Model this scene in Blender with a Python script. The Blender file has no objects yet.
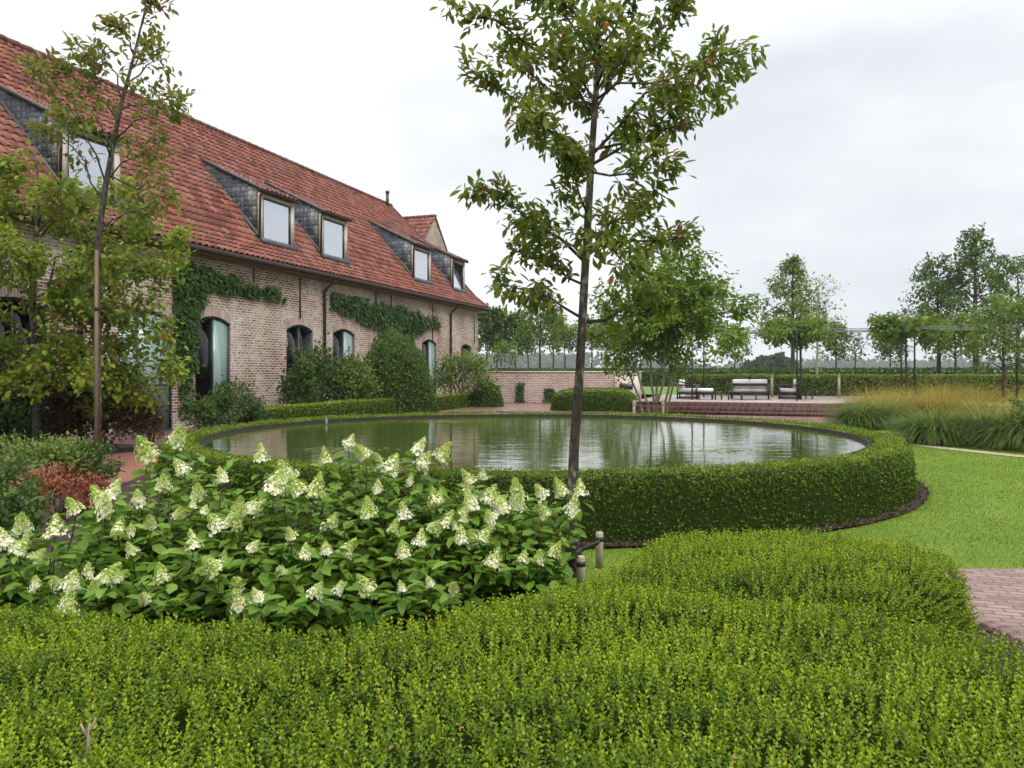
import bpy, bmesh, math, random
import numpy as np
from mathutils import Vector, Matrix

# ------------------------------------------------------------------ camera, sky, sun, exposure
S = bpy.context.scene
C = S.collection
R = math.radians
F, HY, EYE = 769.0, 371.0, 1.6
cd = bpy.data.cameras.new('camera'); cam = bpy.data.objects.new('camera', cd); C.objects.link(cam)
cam.location = (0, 0, EYE); cam.rotation_euler = (R(90), 0, 0)
cd.sensor_width = 36; cd.lens = F / 1024 * 36; cd.shift_y = -(384 - HY) / 1024
cd.clip_start = .05; cd.clip_end = 6000
S.camera = cam

W = bpy.data.worlds.new('World'); S.world = W; W.use_nodes = True
nt = W.node_tree; nt.nodes.clear(); N = nt.nodes.new; LK = nt.links.new
SUN_EL, SUN_AZ = R(50), R(140)          # azimuth measured from +Y, clockwise
out = N('ShaderNodeOutputWorld'); bg = N('ShaderNodeBackground'); LK(bg.outputs[0], out.inputs[0])
bg.inputs[1].default_value = .1
sky = N('ShaderNodeTexSky'); sky.sky_type = 'NISHITA'; sky.sun_disc = False
sky.sun_elevation = SUN_EL; sky.sun_rotation = SUN_AZ
tc = N('ShaderNodeTexCoord'); sep = N('ShaderNodeSeparateXYZ'); LK(tc.outputs['Generated'], sep.inputs[0])
no = N('ShaderNodeTexNoise'); no.inputs['Scale'].default_value = 2.3; no.inputs['Detail'].default_value = 7
mp = N('ShaderNodeMapping'); mp.inputs['Scale'].default_value = (1, 1, 2.6); LK(tc.outputs['Generated'], mp.inputs[0]); LK(mp.outputs[0], no.inputs['Vector'])
ad = N('ShaderNodeMath'); ad.operation = 'MULTIPLY_ADD'; LK(sep.outputs['X'], ad.inputs[0]); ad.inputs[1].default_value = .42
LK(no.outputs['Fac'], ad.inputs[2])
cr = N('ShaderNodeValToRGB'); e = cr.color_ramp.elements
e[0].position = .46; e[0].color = (.98, .98, .985, 1); e[1].position = .86; e[1].color = (.65, .695, .76, 1)
LK(ad.outputs[0], cr.inputs[0])
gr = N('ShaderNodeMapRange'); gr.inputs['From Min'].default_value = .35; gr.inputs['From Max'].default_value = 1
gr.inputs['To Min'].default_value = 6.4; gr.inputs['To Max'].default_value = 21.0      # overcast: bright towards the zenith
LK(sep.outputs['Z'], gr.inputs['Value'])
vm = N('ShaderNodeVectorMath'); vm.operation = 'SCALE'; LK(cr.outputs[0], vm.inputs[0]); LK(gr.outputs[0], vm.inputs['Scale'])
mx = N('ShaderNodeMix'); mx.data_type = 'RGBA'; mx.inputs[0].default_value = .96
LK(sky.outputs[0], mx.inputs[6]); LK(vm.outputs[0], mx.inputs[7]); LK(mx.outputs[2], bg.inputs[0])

sl = bpy.data.lights.new('sun', 'SUN'); sl.energy = 1.3; sl.angle = R(28); sl.color = (1, .97, .92)
so = bpy.data.objects.new('sun', sl); C.objects.link(so)
sd = Vector((math.sin(SUN_AZ) * math.cos(SUN_EL), math.cos(SUN_AZ) * math.cos(SUN_EL), math.sin(SUN_EL)))
so.rotation_euler = sd.to_track_quat('Z', 'Y').to_euler()
S.view_settings.view_transform = 'Standard'; S.view_settings.look = 'None'
S.view_settings.exposure = .78; S.view_settings.gamma = 1; S.view_settings.use_curve_mapping = False
cy = S.cycles
cy.use_denoising = True
try: cy.denoiser = 'OPENIMAGEDENOISE'; cy.denoising_input_passes = 'RGB_ALBEDO_NORMAL'
except Exception: pass
cy.max_bounces = 6; cy.diffuse_bounces = 3; cy.glossy_bounces = 3; cy.transmission_bounces = 4; cy.transparent_max_bounces = 4; cy.volume_bounces = 0
cy.caustics_reflective = False; cy.caustics_refractive = False
cy.use_adaptive_sampling = True; cy.adaptive_threshold = .02

# ------------------------------------------------------------------ helpers
rng = np.random.default_rng(7)
UX, UY, VX, VY = .3247, .9458, .9458, -.3247      # the farm's grid: s along the barn wall, r to the right of it
def G(s, r, z=0.0): return (UX * s + VX * r, UY * s + VY * r, z)
def at(px, py, Y): return np.array([(px - 512) / F * Y, Y, EYE - (py - HY) / F * Y])
def nrm(a): return a / (np.linalg.norm(a, axis=-1, keepdims=True) + 1e-9)

def tag(o, label=None, cat=None, group=None, kind=None):
    if label: o['label'] = label
    if cat: o['category'] = cat
    if group: o['group'] = group
    if kind: o['kind'] = kind
    return o
def thing(name, label, cat, loc=(0, 0, 0), group=None):
    o = bpy.data.objects.new(name, None); C.objects.link(o); o.location = tuple(float(a) for a in loc)
    o.empty_display_size = .2
    return tag(o, label, cat, group)
def link(name, me, mat, parent=None):
    if mat is not None: me.materials.append(mat)
    o = bpy.data.objects.new(name, me); C.objects.link(o)
    if parent is not None:
        o.parent = parent
        off = Vector((0, 0, 0)); p = parent
        while p: off += p.location; p = p.parent
        me.transform(Matrix.Translation(-off))
    return o
def np_mesh(name, V, faces, tint=None, uv=None, smooth=False):
    """faces: list of (m,k) int arrays; tint per vertex; uv per vertex"""
    me = bpy.data.meshes.new(name)
    V = np.asarray(V, dtype=np.float32); me.vertices.add(len(V)); me.vertices.foreach_set('co', V.ravel())
    faces = [np.asarray(f, dtype=np.int32) for f in faces if len(f)]
    idx = np.concatenate([f.ravel() for f in faces]); cnt = np.concatenate([np.full(len(f), f.shape[1], np.int32) for f in faces])
    me.loops.add(len(idx)); me.loops.foreach_set('vertex_index', idx)
    me.polygons.add(len(cnt)); st = np.concatenate([[0], np.cumsum(cnt)[:-1]]).astype(np.int32)
    me.polygons.foreach_set('loop_start', st); me.polygons.foreach_set('loop_total', cnt)
    if smooth: me.polygons.foreach_set('use_smooth', np.ones(len(cnt), dtype=bool))
    if tint is not None:
        a = me.attributes.new('tint', 'FLOAT', 'POINT'); a.data.foreach_set('value', np.asarray(tint, dtype=np.float32))
    if uv is not None:
        l = me.uv_layers.new(name='UVMap'); l.data.foreach_set('uv', np.asarray(uv, dtype=np.float32)[idx].ravel())
    me.update(calc_edges=True)
    return me

class MB:
    """collects solids and tubes into ONE mesh"""
    def __init__(s): s.v = []; s.f = {}; s.n = 0; s.uv = []
    def add(s, V, faces, uv=None):
        V = np.asarray(V, float); s.v.append(V); s.uv.append(np.zeros((len(V), 2)) if uv is None else np.asarray(uv, float))
        for f in faces: s.f.setdefault(len(f), []).append([i + s.n for i in f])
        s.n += len(V); return s
    def hexa(s, p):      # 8 points: bottom ring 0-3, top ring 4-7
        return s.add(p, [(3, 2, 1, 0), (4, 5, 6, 7), (0, 1, 5, 4), (1, 2, 6, 5), (2, 3, 7, 6), (3, 0, 4, 7)])
    def box(s, c, d, ang=0.0, bev=0.0):
        hx, hy, hz = d[0] / 2, d[1] / 2, d[2] / 2; ca, sa = math.cos(ang), math.sin(ang)
        if bev > 0:
            b = min(bev, hx * .9, hy * .9, hz * .9); V = []
            for sz in (-1, 1):
                for rx, ry, zz in ((hx - b, hy - b, hz), (hx, hy, hz - b)) if sz < 0 else ((hx, hy, hz - b), (hx - b, hy - b, hz)):
                    e = b * .0
                    for X, Y in ((-rx, -ry), (rx, -ry), (rx, ry), (-rx, ry)): V.append((X, Y, sz * zz))
            P = [(c[0] + X * ca - Y * sa, c[1] + X * sa + Y * ca, c[2] + Z) for X, Y, Z in V]
            fs = [(3, 2, 1, 0), (12, 13, 14, 15)]
            for k in range(3):
                for i in range(4): fs.append((4 * k + i, 4 * k + (i + 1) % 4, 4 * k + 4 + (i + 1) % 4, 4 * k + 4 + i))
            return s.add(P, fs)
        P = []
        for Z in (-hz, hz):
            for X, Y in ((-hx, -hy), (hx, -hy), (hx, hy), (-hx, hy)): P.append((c[0] + X * ca - Y * sa, c[1] + X * sa + Y * ca, c[2] + Z))
        return s.hexa(P)
    def gbox(s, s0, s1, r0, r1, z0, z1):      # a box on the farm's grid
        return s.hexa([G(s0, r0, z0), G(s0, r1, z0), G(s1, r1, z0), G(s1, r0, z0), G(s0, r0, z1), G(s0, r1, z1), G(s1, r1, z1), G(s1, r0, z1)])
    def tube(s, pts, rad, n=6, cap=True):
        pts = np.asarray(pts, float); m = len(pts); rad = np.broadcast_to(np.asarray(rad, float), (m,))
        t = nrm(np.gradient(pts, axis=0)); ref = np.array([0, 0, 1.]) if abs(t[0][2]) < .9 else np.array([1., 0, 0])
        a = nrm(np.cross(t, ref)); b = np.cross(t, a); th = np.linspace(0, 2 * np.pi, n, endpoint=False)
        V = (pts[:, None] + rad[:, None, None] * (np.cos(th)[None, :, None] * a[:, None] + np.sin(th)[None, :, None] * b[:, None])).reshape(-1, 3)
        fs = [(i * n + j, i * n + (j + 1) % n, (i + 1) * n + (j + 1) % n, (i + 1) * n + j) for i in range(m - 1) for j in range(n)]
        if cap: fs += [tuple(range(n))[::-1], tuple((m - 1) * n + j for j in range(n))]
        return s.add(V, fs)
    def sheet(s, poly, z): return s.add([(x, y, z) for x, y in poly], [tuple(range(len(poly)))])
    def build(s, name, mat, parent=None, smooth=False):
        return link(name, np_mesh(name, np.concatenate(s.v), [np.array(x) for x in s.f.values()], uv=np.concatenate(s.uv), smooth=smooth), mat, parent)

# ------------------------------------------------------------------ materials
def new_mat(name):
    m = bpy.data.materials.new(name); m.use_nodes = True; t = m.node_tree; t.nodes.clear()
    o = t.nodes.new('ShaderNodeOutputMaterial'); b = t.nodes.new('ShaderNodeBsdfPrincipled'); t.links.new(b.outputs[0], o.inputs[0])
    return m, t, b, o
def ramp(t, stops):
    r = t.nodes.new('ShaderNodeValToRGB'); el = r.color_ramp.elements
    while len(el) < len(stops): el.new(.5)
    for i, (p, c) in enumerate(stops): el[i].position = p; el[i].color = (*c, 1)
    return r
def coords(t, scale=(1, 1, 1), kind='Object'):
    c = t.nodes.new('ShaderNodeTexCoord'); m = t.nodes.new('ShaderNodeMapping'); m.inputs['Scale'].default_value = scale
    t.links.new(c.outputs[kind], m.inputs[0]); return m.outputs[0]
def noise(t, vec, scale, detail=4, rough=.55):
    n = t.nodes.new('ShaderNodeTexNoise'); n.inputs['Scale'].default_value = scale; n.inputs['Detail'].default_value = detail; n.inputs['Roughness'].default_value = rough
    t.links.new(vec, n.inputs['Vector']); return n.outputs['Fac']
def bump(t, b, h, dist, strength=1.0):
    n = t.nodes.new('ShaderNodeBump'); n.inputs['Distance'].default_value = dist; n.inputs['Strength'].default_value = strength
    t.links.new(h, n.inputs['Height']); t.links.new(n.outputs[0], b.inputs['Normal']); return n
def mixc(t, fac, a, b, mode='MIX'):
    m = t.nodes.new('ShaderNodeMix'); m.data_type = 'RGBA'; m.blend_type = mode
    for i, x in ((0, fac), (6, a), (7, b)):
        if isinstance(x, (int, float)): m.inputs[i].default_value = x
        elif isinstance(x, tuple): m.inputs[i].default_value = (*x, 1)
        else: t.links.new(x, m.inputs[i])
    return m.outputs[2]

def m_leaf(name, c, trans=.3, rough=.42, spec=.4):
    spec *= .55; rough += .06
    m, t, b, o = new_mat(name)
    a = t.nodes.new('ShaderNodeAttribute'); a.attribute_name = 'tint'
    r = ramp(t, [(i / (len(c) - 1), x) for i, x in enumerate(c)]); t.links.new(a.outputs['Fac'], r.inputs[0])
    t.links.new(r.outputs[0], b.inputs['Base Color']); b.inputs['Roughness'].default_value = rough; b.inputs['Specular IOR Level'].default_value = spec
    tr = t.nodes.new('ShaderNodeBsdfTranslucent'); hs = t.nodes.new('ShaderNodeHueSaturation'); hs.inputs['Value'].default_value = 1.3; hs.inputs['Hue'].default_value = .49
    t.links.new(r.outputs[0], hs.inputs['Color']); t.links.new(hs.outputs[0], tr.inputs[0])
    ms = t.nodes.new('ShaderNodeMixShader'); ms.inputs[0].default_value = trans
    t.links.new(b.outputs[0], ms.inputs[1]); t.links.new(tr.outputs[0], ms.inputs[2]); t.links.new(ms.outputs[0], o.inputs[0])
    return m
def m_noise(name, c, scale=5, rough=.8, bumpd=0., stretch=(1, 1, 1), spec=.3, metal=0., detail=5, bscale=None, lo=.25, hi=.75):
    m, t, b, o = new_mat(name); v = coords(t, stretch); n = noise(t, v, scale, detail)
    r = ramp(t, [(lo + (hi - lo) * i / (len(c) - 1), x) for i, x in enumerate(c)]); t.links.new(n, r.inputs[0]); t.links.new(r.outputs[0], b.inputs['Base Color'])
    b.inputs['Roughness'].default_value = rough; b.inputs['Specular IOR Level'].default_value = spec; b.inputs['Metallic'].default_value = metal
    if bumpd: bump(t, b, n if bscale is None else noise(t, v, bscale, 4), bumpd)
    return m
def m_brick(name, c1, c2, mortar, bw, bh, ms, kind='UV', rough=.85, white=0., rot=0., bumpd=.008, spec=.25, patch=.5):
    m, t, b, o = new_mat(name); v = coords(t, (1, 1, 1), kind); v.node.inputs['Rotation'].default_value = (0, 0, rot)
    k = t.nodes.new('ShaderNodeTexBrick'); k.inputs['Scale'].default_value = 1; k.inputs['Brick Width'].default_value = bw; k.inputs['Row Height'].default_value = bh
    k.inputs['Mortar Size'].default_value = ms; k.inputs['Mortar Smooth'].default_value = .15; k.inputs['Bias'].default_value = 0
    k.inputs['Color1'].default_value = (0, 0, 0, 1); k.inputs['Color2'].default_value = (1, 1, 1, 1); k.inputs['Mortar'].default_value = (.5, .5, .5, 1)
    t.links.new(v, k.inputs['Vector'])
    r = ramp(t, [(0, c1[0]), (.35, c1[1]), (.7, c2[0]), (1, c2[1])]); t.links.new(k.outputs['Color'], r.inputs[0])
    g = noise(t, v, 42, 3); col = mixc(t, .35, r.outputs[0], g, 'OVERLAY')
    big = noise(t, v, .55, 6, .65); rb = ramp(t, [(.42, (0, 0, 0)), (.62, (1, 1, 1))]); t.links.new(big, rb.inputs[0])
    if white > 0:      # old limewash and efflorescence left on the bricks
        fine = noise(t, v, 9, 6, .7); rf = ramp(t, [(.40, (0, 0, 0)), (.56, (1, 1, 1))]); t.links.new(fine, rf.inputs[0])
        f1 = t.nodes.new('ShaderNodeMath'); f1.operation = 'MULTIPLY'; t.links.new(rb.outputs[0], f1.inputs[0]); t.links.new(rf.outputs[0], f1.inputs[1])
        f2 = t.nodes.new('ShaderNodeMath'); f2.operation = 'MULTIPLY'; t.links.new(f1.outputs[0], f2.inputs[0]); f2.inputs[1].default_value = white
        col = mixc(t, f2.outputs[0], col, (.52, .47, .42))
    mcol = mixc(t, noise(t, v, 3, 5), tuple(x * .75 for x in mortar), tuple(min(1, x * 1.2) for x in mortar))
    col = mixc(t, k.outputs['Fac'], col, mcol); col = mixc(t, patch * .5, col, big, 'OVERLAY')
    t.links.new(col, b.inputs['Base Color']); b.inputs['Roughness'].default_value = rough; b.inputs['Specular IOR Level'].default_value = spec
    inv = t.nodes.new('ShaderNodeMath'); inv.operation = 'MULTIPLY_ADD'; t.links.new(k.outputs['Fac'], inv.inputs[0]); inv.inputs[1].default_value = -1; 
    t.links.new(g, inv.inputs[2]); bump(t, b, inv.outputs[0], bumpd)
    return m, b, t
def m_plain(name, c, rough=.5, metal=0., spec=.5):
    return m_noise(name, [tuple(x * .88 for x in c), tuple(min(1, x * 1.1) for x in c)], 7, rough, 0, (1, 1, 1), spec, metal)

M = {}
M['brick'] = m_brick('barn_brick', ((.078, .038, .028), (.16, .076, .053)), ((.24, .122, .087), (.36, .225, .165)), (.57, .50, .42), .21, .078, .012, white=.85)[0]
M['brick_garden'] = m_brick('garden_brick', ((.15, .062, .05), (.24, .105, .082)), ((.31, .15, .12), (.38, .23, .19)), (.62, .55, .49), .21, .085, .019, white=.4)[0]
M['arch_brick'] = m_brick('arch_brick', ((.22, .13, .10), (.33, .2, .155)), ((.41, .28, .22), (.48, .36, .30)), (.50, .455, .40), .072, .30, .012, white=.5)[0]
M['paving'] = m_brick('clay_paving', ((.10, .048, .036), (.15, .07, .053)), ((.19, .09, .07), (.23, .115, .09)), (.08, .05, .04), .21, .10, .007, kind='Object', rough=.38, bumpd=.006, spec=.5)[0]
M['path'] = m_brick('clay_path', ((.15, .074, .06), (.19, .10, .084)), ((.225, .125, .106), (.26, .155, .133)), (.09, .06, .05), .165, .078, .008, kind='Object', rough=.4, rot=R(16), bumpd=.008, spec=.5)[0]
M['terrace'] = m_brick('terrace_paving', ((.27, .205, .18), (.30, .235, .21)), ((.33, .26, .235), (.36, .29, .265)), (.25, .2, .18), .40, .20, .006, kind='Object', rough=.3, bumpd=.003, spec=.5)[0]
M['step'] = m_brick('step_brick', ((.05, .019, .015), (.068, .026, .02)), ((.082, .033, .026), (.098, .041, .032)), (.12, .07, .055), .2, .075, .008, kind='Object', rough=.4, bumpd=.006)[0]
M['gravel'] = m_noise('red_gravel', [(.12, .045, .032), (.24, .10, .07), (.32, .16, .12)], 60, .8, .02)
M['soil'] = m_noise('bark_mulch', [(.018, .013, .010), (.045, .030, .022), (.09, .06, .045)], 38, .9, .03)
M['lawn'] = m_noise('lawn_turf', [(.082, .146, .008), (.116, .19, .010), (.154, .226, .016)], .9, .8, .02, bscale=90)
M['field'] = m_noise('field_grass', [(.06, .115, .02), (.10, .17, .03), (.15, .21, .05)], .08, .9)
M['stone'] = m_noise('pale_edging', [(.26, .23, .17), (.38, .34, .26)], 6, .8, spec=.15)
M['rim'] = m_noise('dark_rim', [(.012, .009, .007), (.028, .022, .016)], 9, .8, spec=.15)
M['black'] = m_plain('dark_painted_metal', (.022, .022, .024), .4)
M['brown_metal'] = m_plain('brown_copper', (.035, .02, .015), .6, 0, .25)
M['steel'] = m_noise('grey_steel_rods', [(.10, .10, .105), (.18, .18, .19)], 4, .4, spec=.5)
M['cream'] = m_noise('weathered_frame', [(.40, .355, .29), (.56, .51, .43)], 5, .6)
M['greywood'] = m_noise('grey_trim', [(.22, .2, .18), (.33, .3, .28)], 6, .6)
M['lead'] = m_noise('lead', [(.04, .043, .047), (.09, .094, .098)], 5, .4)
M['cushion'] = m_noise('pale_cushion', [(.62, .62, .63), (.74, .74, .75)], 12, .9)
M['stakewood'] = m_noise('weathered_stake', [(.27, .21, .15), (.44, .37, .28)], 8, .85, .01, (6, 6, 1))
M['stakebrown'] = m_noise('brown_stake', [(.13, .085, .05), (.22, .15, .095)], 8, .85, .01, (6, 6, 1))
M['strap'] = m_plain('black_strap', (.015, .015, .016), .6)
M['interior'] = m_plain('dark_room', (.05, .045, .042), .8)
M['soffit'] = m_noise('eave_board', [(.16, .1, .08), (.24, .16, .13)], 6, .7)
M['bark'] = m_noise('bark', [(.028, .022, .016), (.050, .040, .030), (.075, .062, .048), (.26, .25, .20)], 5, .9, .02, (3.5, 3.5, 1.6), detail=9, bscale=30, lo=.36, hi=.66)
M['bark_dark'] = m_noise('dark_bark', [(.028, .022, .018), (.06, .05, .04), (.12, .11, .09)], 8, .9, .015, (3, 3, 1.4), lo=.36, hi=.66)
M['bark_pale'] = m_noise('pale_bark', [(.13, .095, .06), (.24, .19, .13), (.33, .28, .21)], 9, .8, .006, (3, 3, 1))
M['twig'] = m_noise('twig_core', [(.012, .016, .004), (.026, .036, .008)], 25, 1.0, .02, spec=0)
M['stem'] = m_noise('green_brown_stem', [(.05, .035, .02), (.09, .07, .03)], 10, .7)

def m_glass(name, c, rough, trans):
    m, t, b, o = new_mat(name); b.inputs['Base Color'].default_value = (*c, 1); b.inputs['Roughness'].default_value = rough; b.inputs['IOR'].default_value = 1.5
    b.inputs['Transmission Weight'].default_value = trans
    n = noise(t, coords(t), 1.1, 2); bump(t, b, n, .02, .25)
    return m
def m_window():
    m, t, b, o = new_mat('window_glass'); f = t.nodes.new('ShaderNodeFresnel'); f.inputs['IOR'].default_value = 1.32
    tr = t.nodes.new('ShaderNodeBsdfTransparent'); tr.inputs[0].default_value = (.72, .77, .75, 1); g = t.nodes.new('ShaderNodeBsdfGlossy'); g.inputs['Roughness'].default_value = .015
    n = t.nodes.new('ShaderNodeBump'); n.inputs['Distance'].default_value = .02; n.inputs['Strength'].default_value = .0; t.links.new(noise(t, coords(t), .9, 2), n.inputs['Height']); t.links.new(n.outputs[0], g.inputs['Normal'])
    ms = t.nodes.new('ShaderNodeMixShader'); ge = t.nodes.new('ShaderNodeNewGeometry'); su = t.nodes.new('ShaderNodeMath'); su.operation = 'SUBTRACT'; su.inputs[0].default_value = 1; t.links.new(ge.outputs['Backfacing'], su.inputs[1]); mu = t.nodes.new('ShaderNodeMath'); mu.operation = 'MULTIPLY'; t.links.new(f.outputs[0], mu.inputs[0]); t.links.new(su.outputs[0], mu.inputs[1]); t.links.new(mu.outputs[0], ms.inputs[0]); t.links.new(tr.outputs[0], ms.inputs[1]); t.links.new(g.outputs[0], ms.inputs[2]); t.links.new(ms.outputs[0], o.inputs[0]); return m
M['glass'] = m_window()
M['dormer_glass'] = m_glass('dormer_glass', (.66, .68, .73), .05, .0); M['dormer_glass'].node_tree.nodes['Principled BSDF'].inputs['Metallic'].default_value = .85
M['pane_backing'] = m_noise('white_blind', [(.60, .61, .63), (.68, .69, .71)], 3, .8)
def m_frosted():
    m, t, b, o = new_mat('frosted_glass'); b.inputs['Roughness'].default_value = .12; b.inputs['IOR'].default_value = 1.5
    n = noise(t, coords(t, (1, 1, .35)), 1.2, 3); r = ramp(t, [(.3, (.20, .29, .265)), (.7, (.29, .38, .35))]); t.links.new(n, r.inputs[0]); t.links.new(r.outputs[0], b.inputs['Base Color'])
    return m
M['frost'] = m_frosted()
def m_tile():
    m, t, b, o = new_mat('clay_pantile'); a = t.nodes.new('ShaderNodeAttribute'); a.attribute_name = 'tint'
    r = ramp(t, [(0, (.11, .042, .034)), (.28, (.195, .064, .046)), (.7, (.255, .086, .060)), (1, (.31, .14, .10))]); t.links.new(a.outputs['Fac'], r.inputs[0])
    v = coords(t); n = noise(t, v, .7, 6, .65); rr = ramp(t, [(.42, (0, 0, 0)), (.66, (1, 1, 1))]); t.links.new(n, rr.inputs[0])
    f = t.nodes.new('ShaderNodeMath'); f.operation = 'MULTIPLY'; t.links.new(rr.outputs[0], f.inputs[0]); f.inputs[1].default_value = .5
    col = mixc(t, f.outputs[0], r.outputs[0], (.20, .105, .09)); col = mixc(t, .3, col, noise(t, v, 25, 4), 'OVERLAY')
    t.links.new(col, b.inputs['Base Color']); b.inputs['Roughness'].default_value = .7; b.inputs['Specular IOR Level'].default_value = .15
    bump(t, b, noise(t, v, 60, 3), .004); return m
M['tile'] = m_tile()
def m_slate():
    m, t, b, o = new_mat('scale_slate'); v = coords(t, (1, 1, 1), 'UV')
    k = t.nodes.new('ShaderNodeTexVoronoi'); k.inputs['Scale'].default_value = 6.0; k.inputs['Randomness'].default_value = .3; t.links.new(v, k.inputs['Vector'])
    ed = t.nodes.new('ShaderNodeTexVoronoi'); ed.feature = 'DISTANCE_TO_EDGE'; ed.inputs['Scale'].default_value = 6.0; ed.inputs['Randomness'].default_value = .3; t.links.new(v, ed.inputs['Vector'])
    sp = t.nodes.new('ShaderNodeSeparateColor'); t.links.new(k.outputs['Color'], sp.inputs[0])
    r = ramp(t, [(0, (.022, .026, .034)), (.6, (.045, .052, .064)), (1, (.085, .095, .11))]); t.links.new(sp.outputs[0], r.inputs[0])
    big = noise(t, v, 1.1, 3); rb = ramp(t, [(.50, (0, 0, 0)), (.58, (1, 1, 1))]); t.links.new(big, rb.inputs[0])
    f = t.nodes.new('ShaderNodeMath'); f.operation = 'MULTIPLY'; t.links.new(rb.outputs[0], f.inputs[0]); t.links.new(sp.outputs[1], f.inputs[1])
    col = mixc(t, f.outputs[0], r.outputs[0], (.26, .26, .235))
    re = ramp(t, [(.02, (.012, .013, .016)), (.07, (1, 1, 1))]); t.links.new(ed.outputs['Distance'], re.inputs[0]); col = mixc(t, 1.0, col, re.outputs[0], 'MULTIPLY')
    t.links.new(col, b.inputs['Base Color']); b.inputs['Roughness'].default_value = .5; b.inputs['Specular IOR Level'].default_value = .3
    bump(t, b, ed.outputs['Distance'], .04); return m
M['slate'] = m_slate()
def m_water():
    m, t, b, o = new_mat('pond_water'); b.inputs['Base Color'].default_value = (.040, .054, .010, 1); b.inputs['Roughness'].default_value = .015; b.inputs['IOR'].default_value = 1.62
    v = coords(t, (1, 2.2, 1)); n1 = noise(t, v, 1.6, 3); n2 = noise(t, v, 9, 2)
    a = t.nodes.new('ShaderNodeMath'); a.operation = 'MULTIPLY_ADD'; t.links.new(n2, a.inputs[0]); a.inputs[1].default_value = .16; t.links.new(n1, a.inputs[2])
    bump(t, b, a.outputs[0], .03, .16); return m
M['water'] = m_water()

# leaves
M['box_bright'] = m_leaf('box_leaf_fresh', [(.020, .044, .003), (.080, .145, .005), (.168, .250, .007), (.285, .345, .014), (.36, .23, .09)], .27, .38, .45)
M['box_dark'] = m_leaf('box_leaf_dark', [(.020, .052, .009), (.052, .112, .013), (.105, .172, .018), (.23, .27, .03)], .3, .5, .2)
M['box_mid'] = m_leaf('box_leaf_mid', [(.04, .085, .012), (.09, .16, .018), (.15, .225, .025), (.25, .29, .04)], .28, .4, .4)
M['ivy'] = m_leaf('ivy_leaf', [(.016, .045, .009), (.038, .092, .014), (.068, .14, .020), (.14, .22, .035)], .25, .36, .35)
M['hydrangea'] = m_leaf('hydrangea_leaf', [(.032, .088, .012), (.066, .155, .016), (.122, .222, .022), (.20, .30, .04)], .3, .42, .4)
M['petal'] = m_leaf('hydrangea_floret', [(.32, .43, .09), (.56, .61, .24), (.78, .77, .55), (.85, .84, .76)], .35, .6, .2)
M['oak'] = m_leaf('oak_leaf', [(.036, .074, .014), (.086, .138, .018), (.148, .192, .026), (.22, .215, .034), (.24, .09, .035)], .42, .4, .4)
M['oak2'] = m_leaf('young_oak_leaf', [(.06, .10, .016), (.11, .155, .022), (.17, .205, .03), (.23, .19, .04), (.24, .08, .035)], .35, .4, .4)
M['maple'] = m_leaf('hazel_leaf', [(.062, .115, .014), (.135, .21, .02), (.215, .295, .03), (.29, .30, .045), (.30, .12, .045)], .35, .42, .35)
M['acer'] = m_leaf('acer_leaf', [(.055, .105, .016), (.105, .18, .024), (.165, .25, .032), (.24, .32, .05)], .35, .45, .3)
M['lime'] = m_leaf('lime_leaf', [(.05, .09, .018), (.095, .15, .024), (.15, .205, .032), (.21, .245, .045)], .3, .5, .3)
M['hornbeam'] = m_leaf('hornbeam_leaf', [(.034, .072, .016), (.062, .115, .020), (.10, .16, .026), (.15, .20, .036)], .3, .5, .3)
M['plane'] = m_leaf('plane_leaf', [(.055, .11, .018), (.10, .17, .024), (.15, .225, .035), (.21, .26, .05)], .35, .45, .3)
M['shrub'] = m_leaf('shrub_leaf', [(.022, .05, .014), (.05, .095, .02), (.085, .14, .026), (.14, .19, .04)], .3, .45, .3)
M['shrub_pale'] = m_leaf('pale_shrub_leaf', [(.05, .095, .02), (.10, .16, .03), (.16, .215, .04), (.22, .25, .06)], .3, .45, .3)
M['shrub_red'] = m_leaf('bronze_shrub_leaf', [(.035, .03, .016), (.075, .05, .022), (.12, .055, .03), (.15, .11, .03)], .3, .45, .3)
M['barberry'] = m_leaf('barberry_leaf', [(.10, .03, .022), (.19, .055, .03), (.28, .10, .04), (.22, .16, .03)], .3, .45, .3)
M['grass'] = m_leaf('grass_blade', [(.073, .142, .008), (.12, .20, .010), (.168, .246, .014), (.24, .29, .04)], .3, .5, .3)
M['fountain'] = m_leaf('fountain_grass_blade', [(.04, .085, .016), (.08, .14, .024), (.13, .19, .035), (.20, .22, .05)], .3, .5, .3)
M['golden'] = m_leaf('golden_grass_blade', [(.12, .15, .018), (.23, .21, .03), (.34, .26, .045), (.44, .31, .075)], .35, .55, .3)
M['farwood'] = m_leaf('far_wood_leaf', [(.03, .05, .025), (.05, .075, .032), (.07, .10, .04)], .2, .6, .2)

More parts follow.
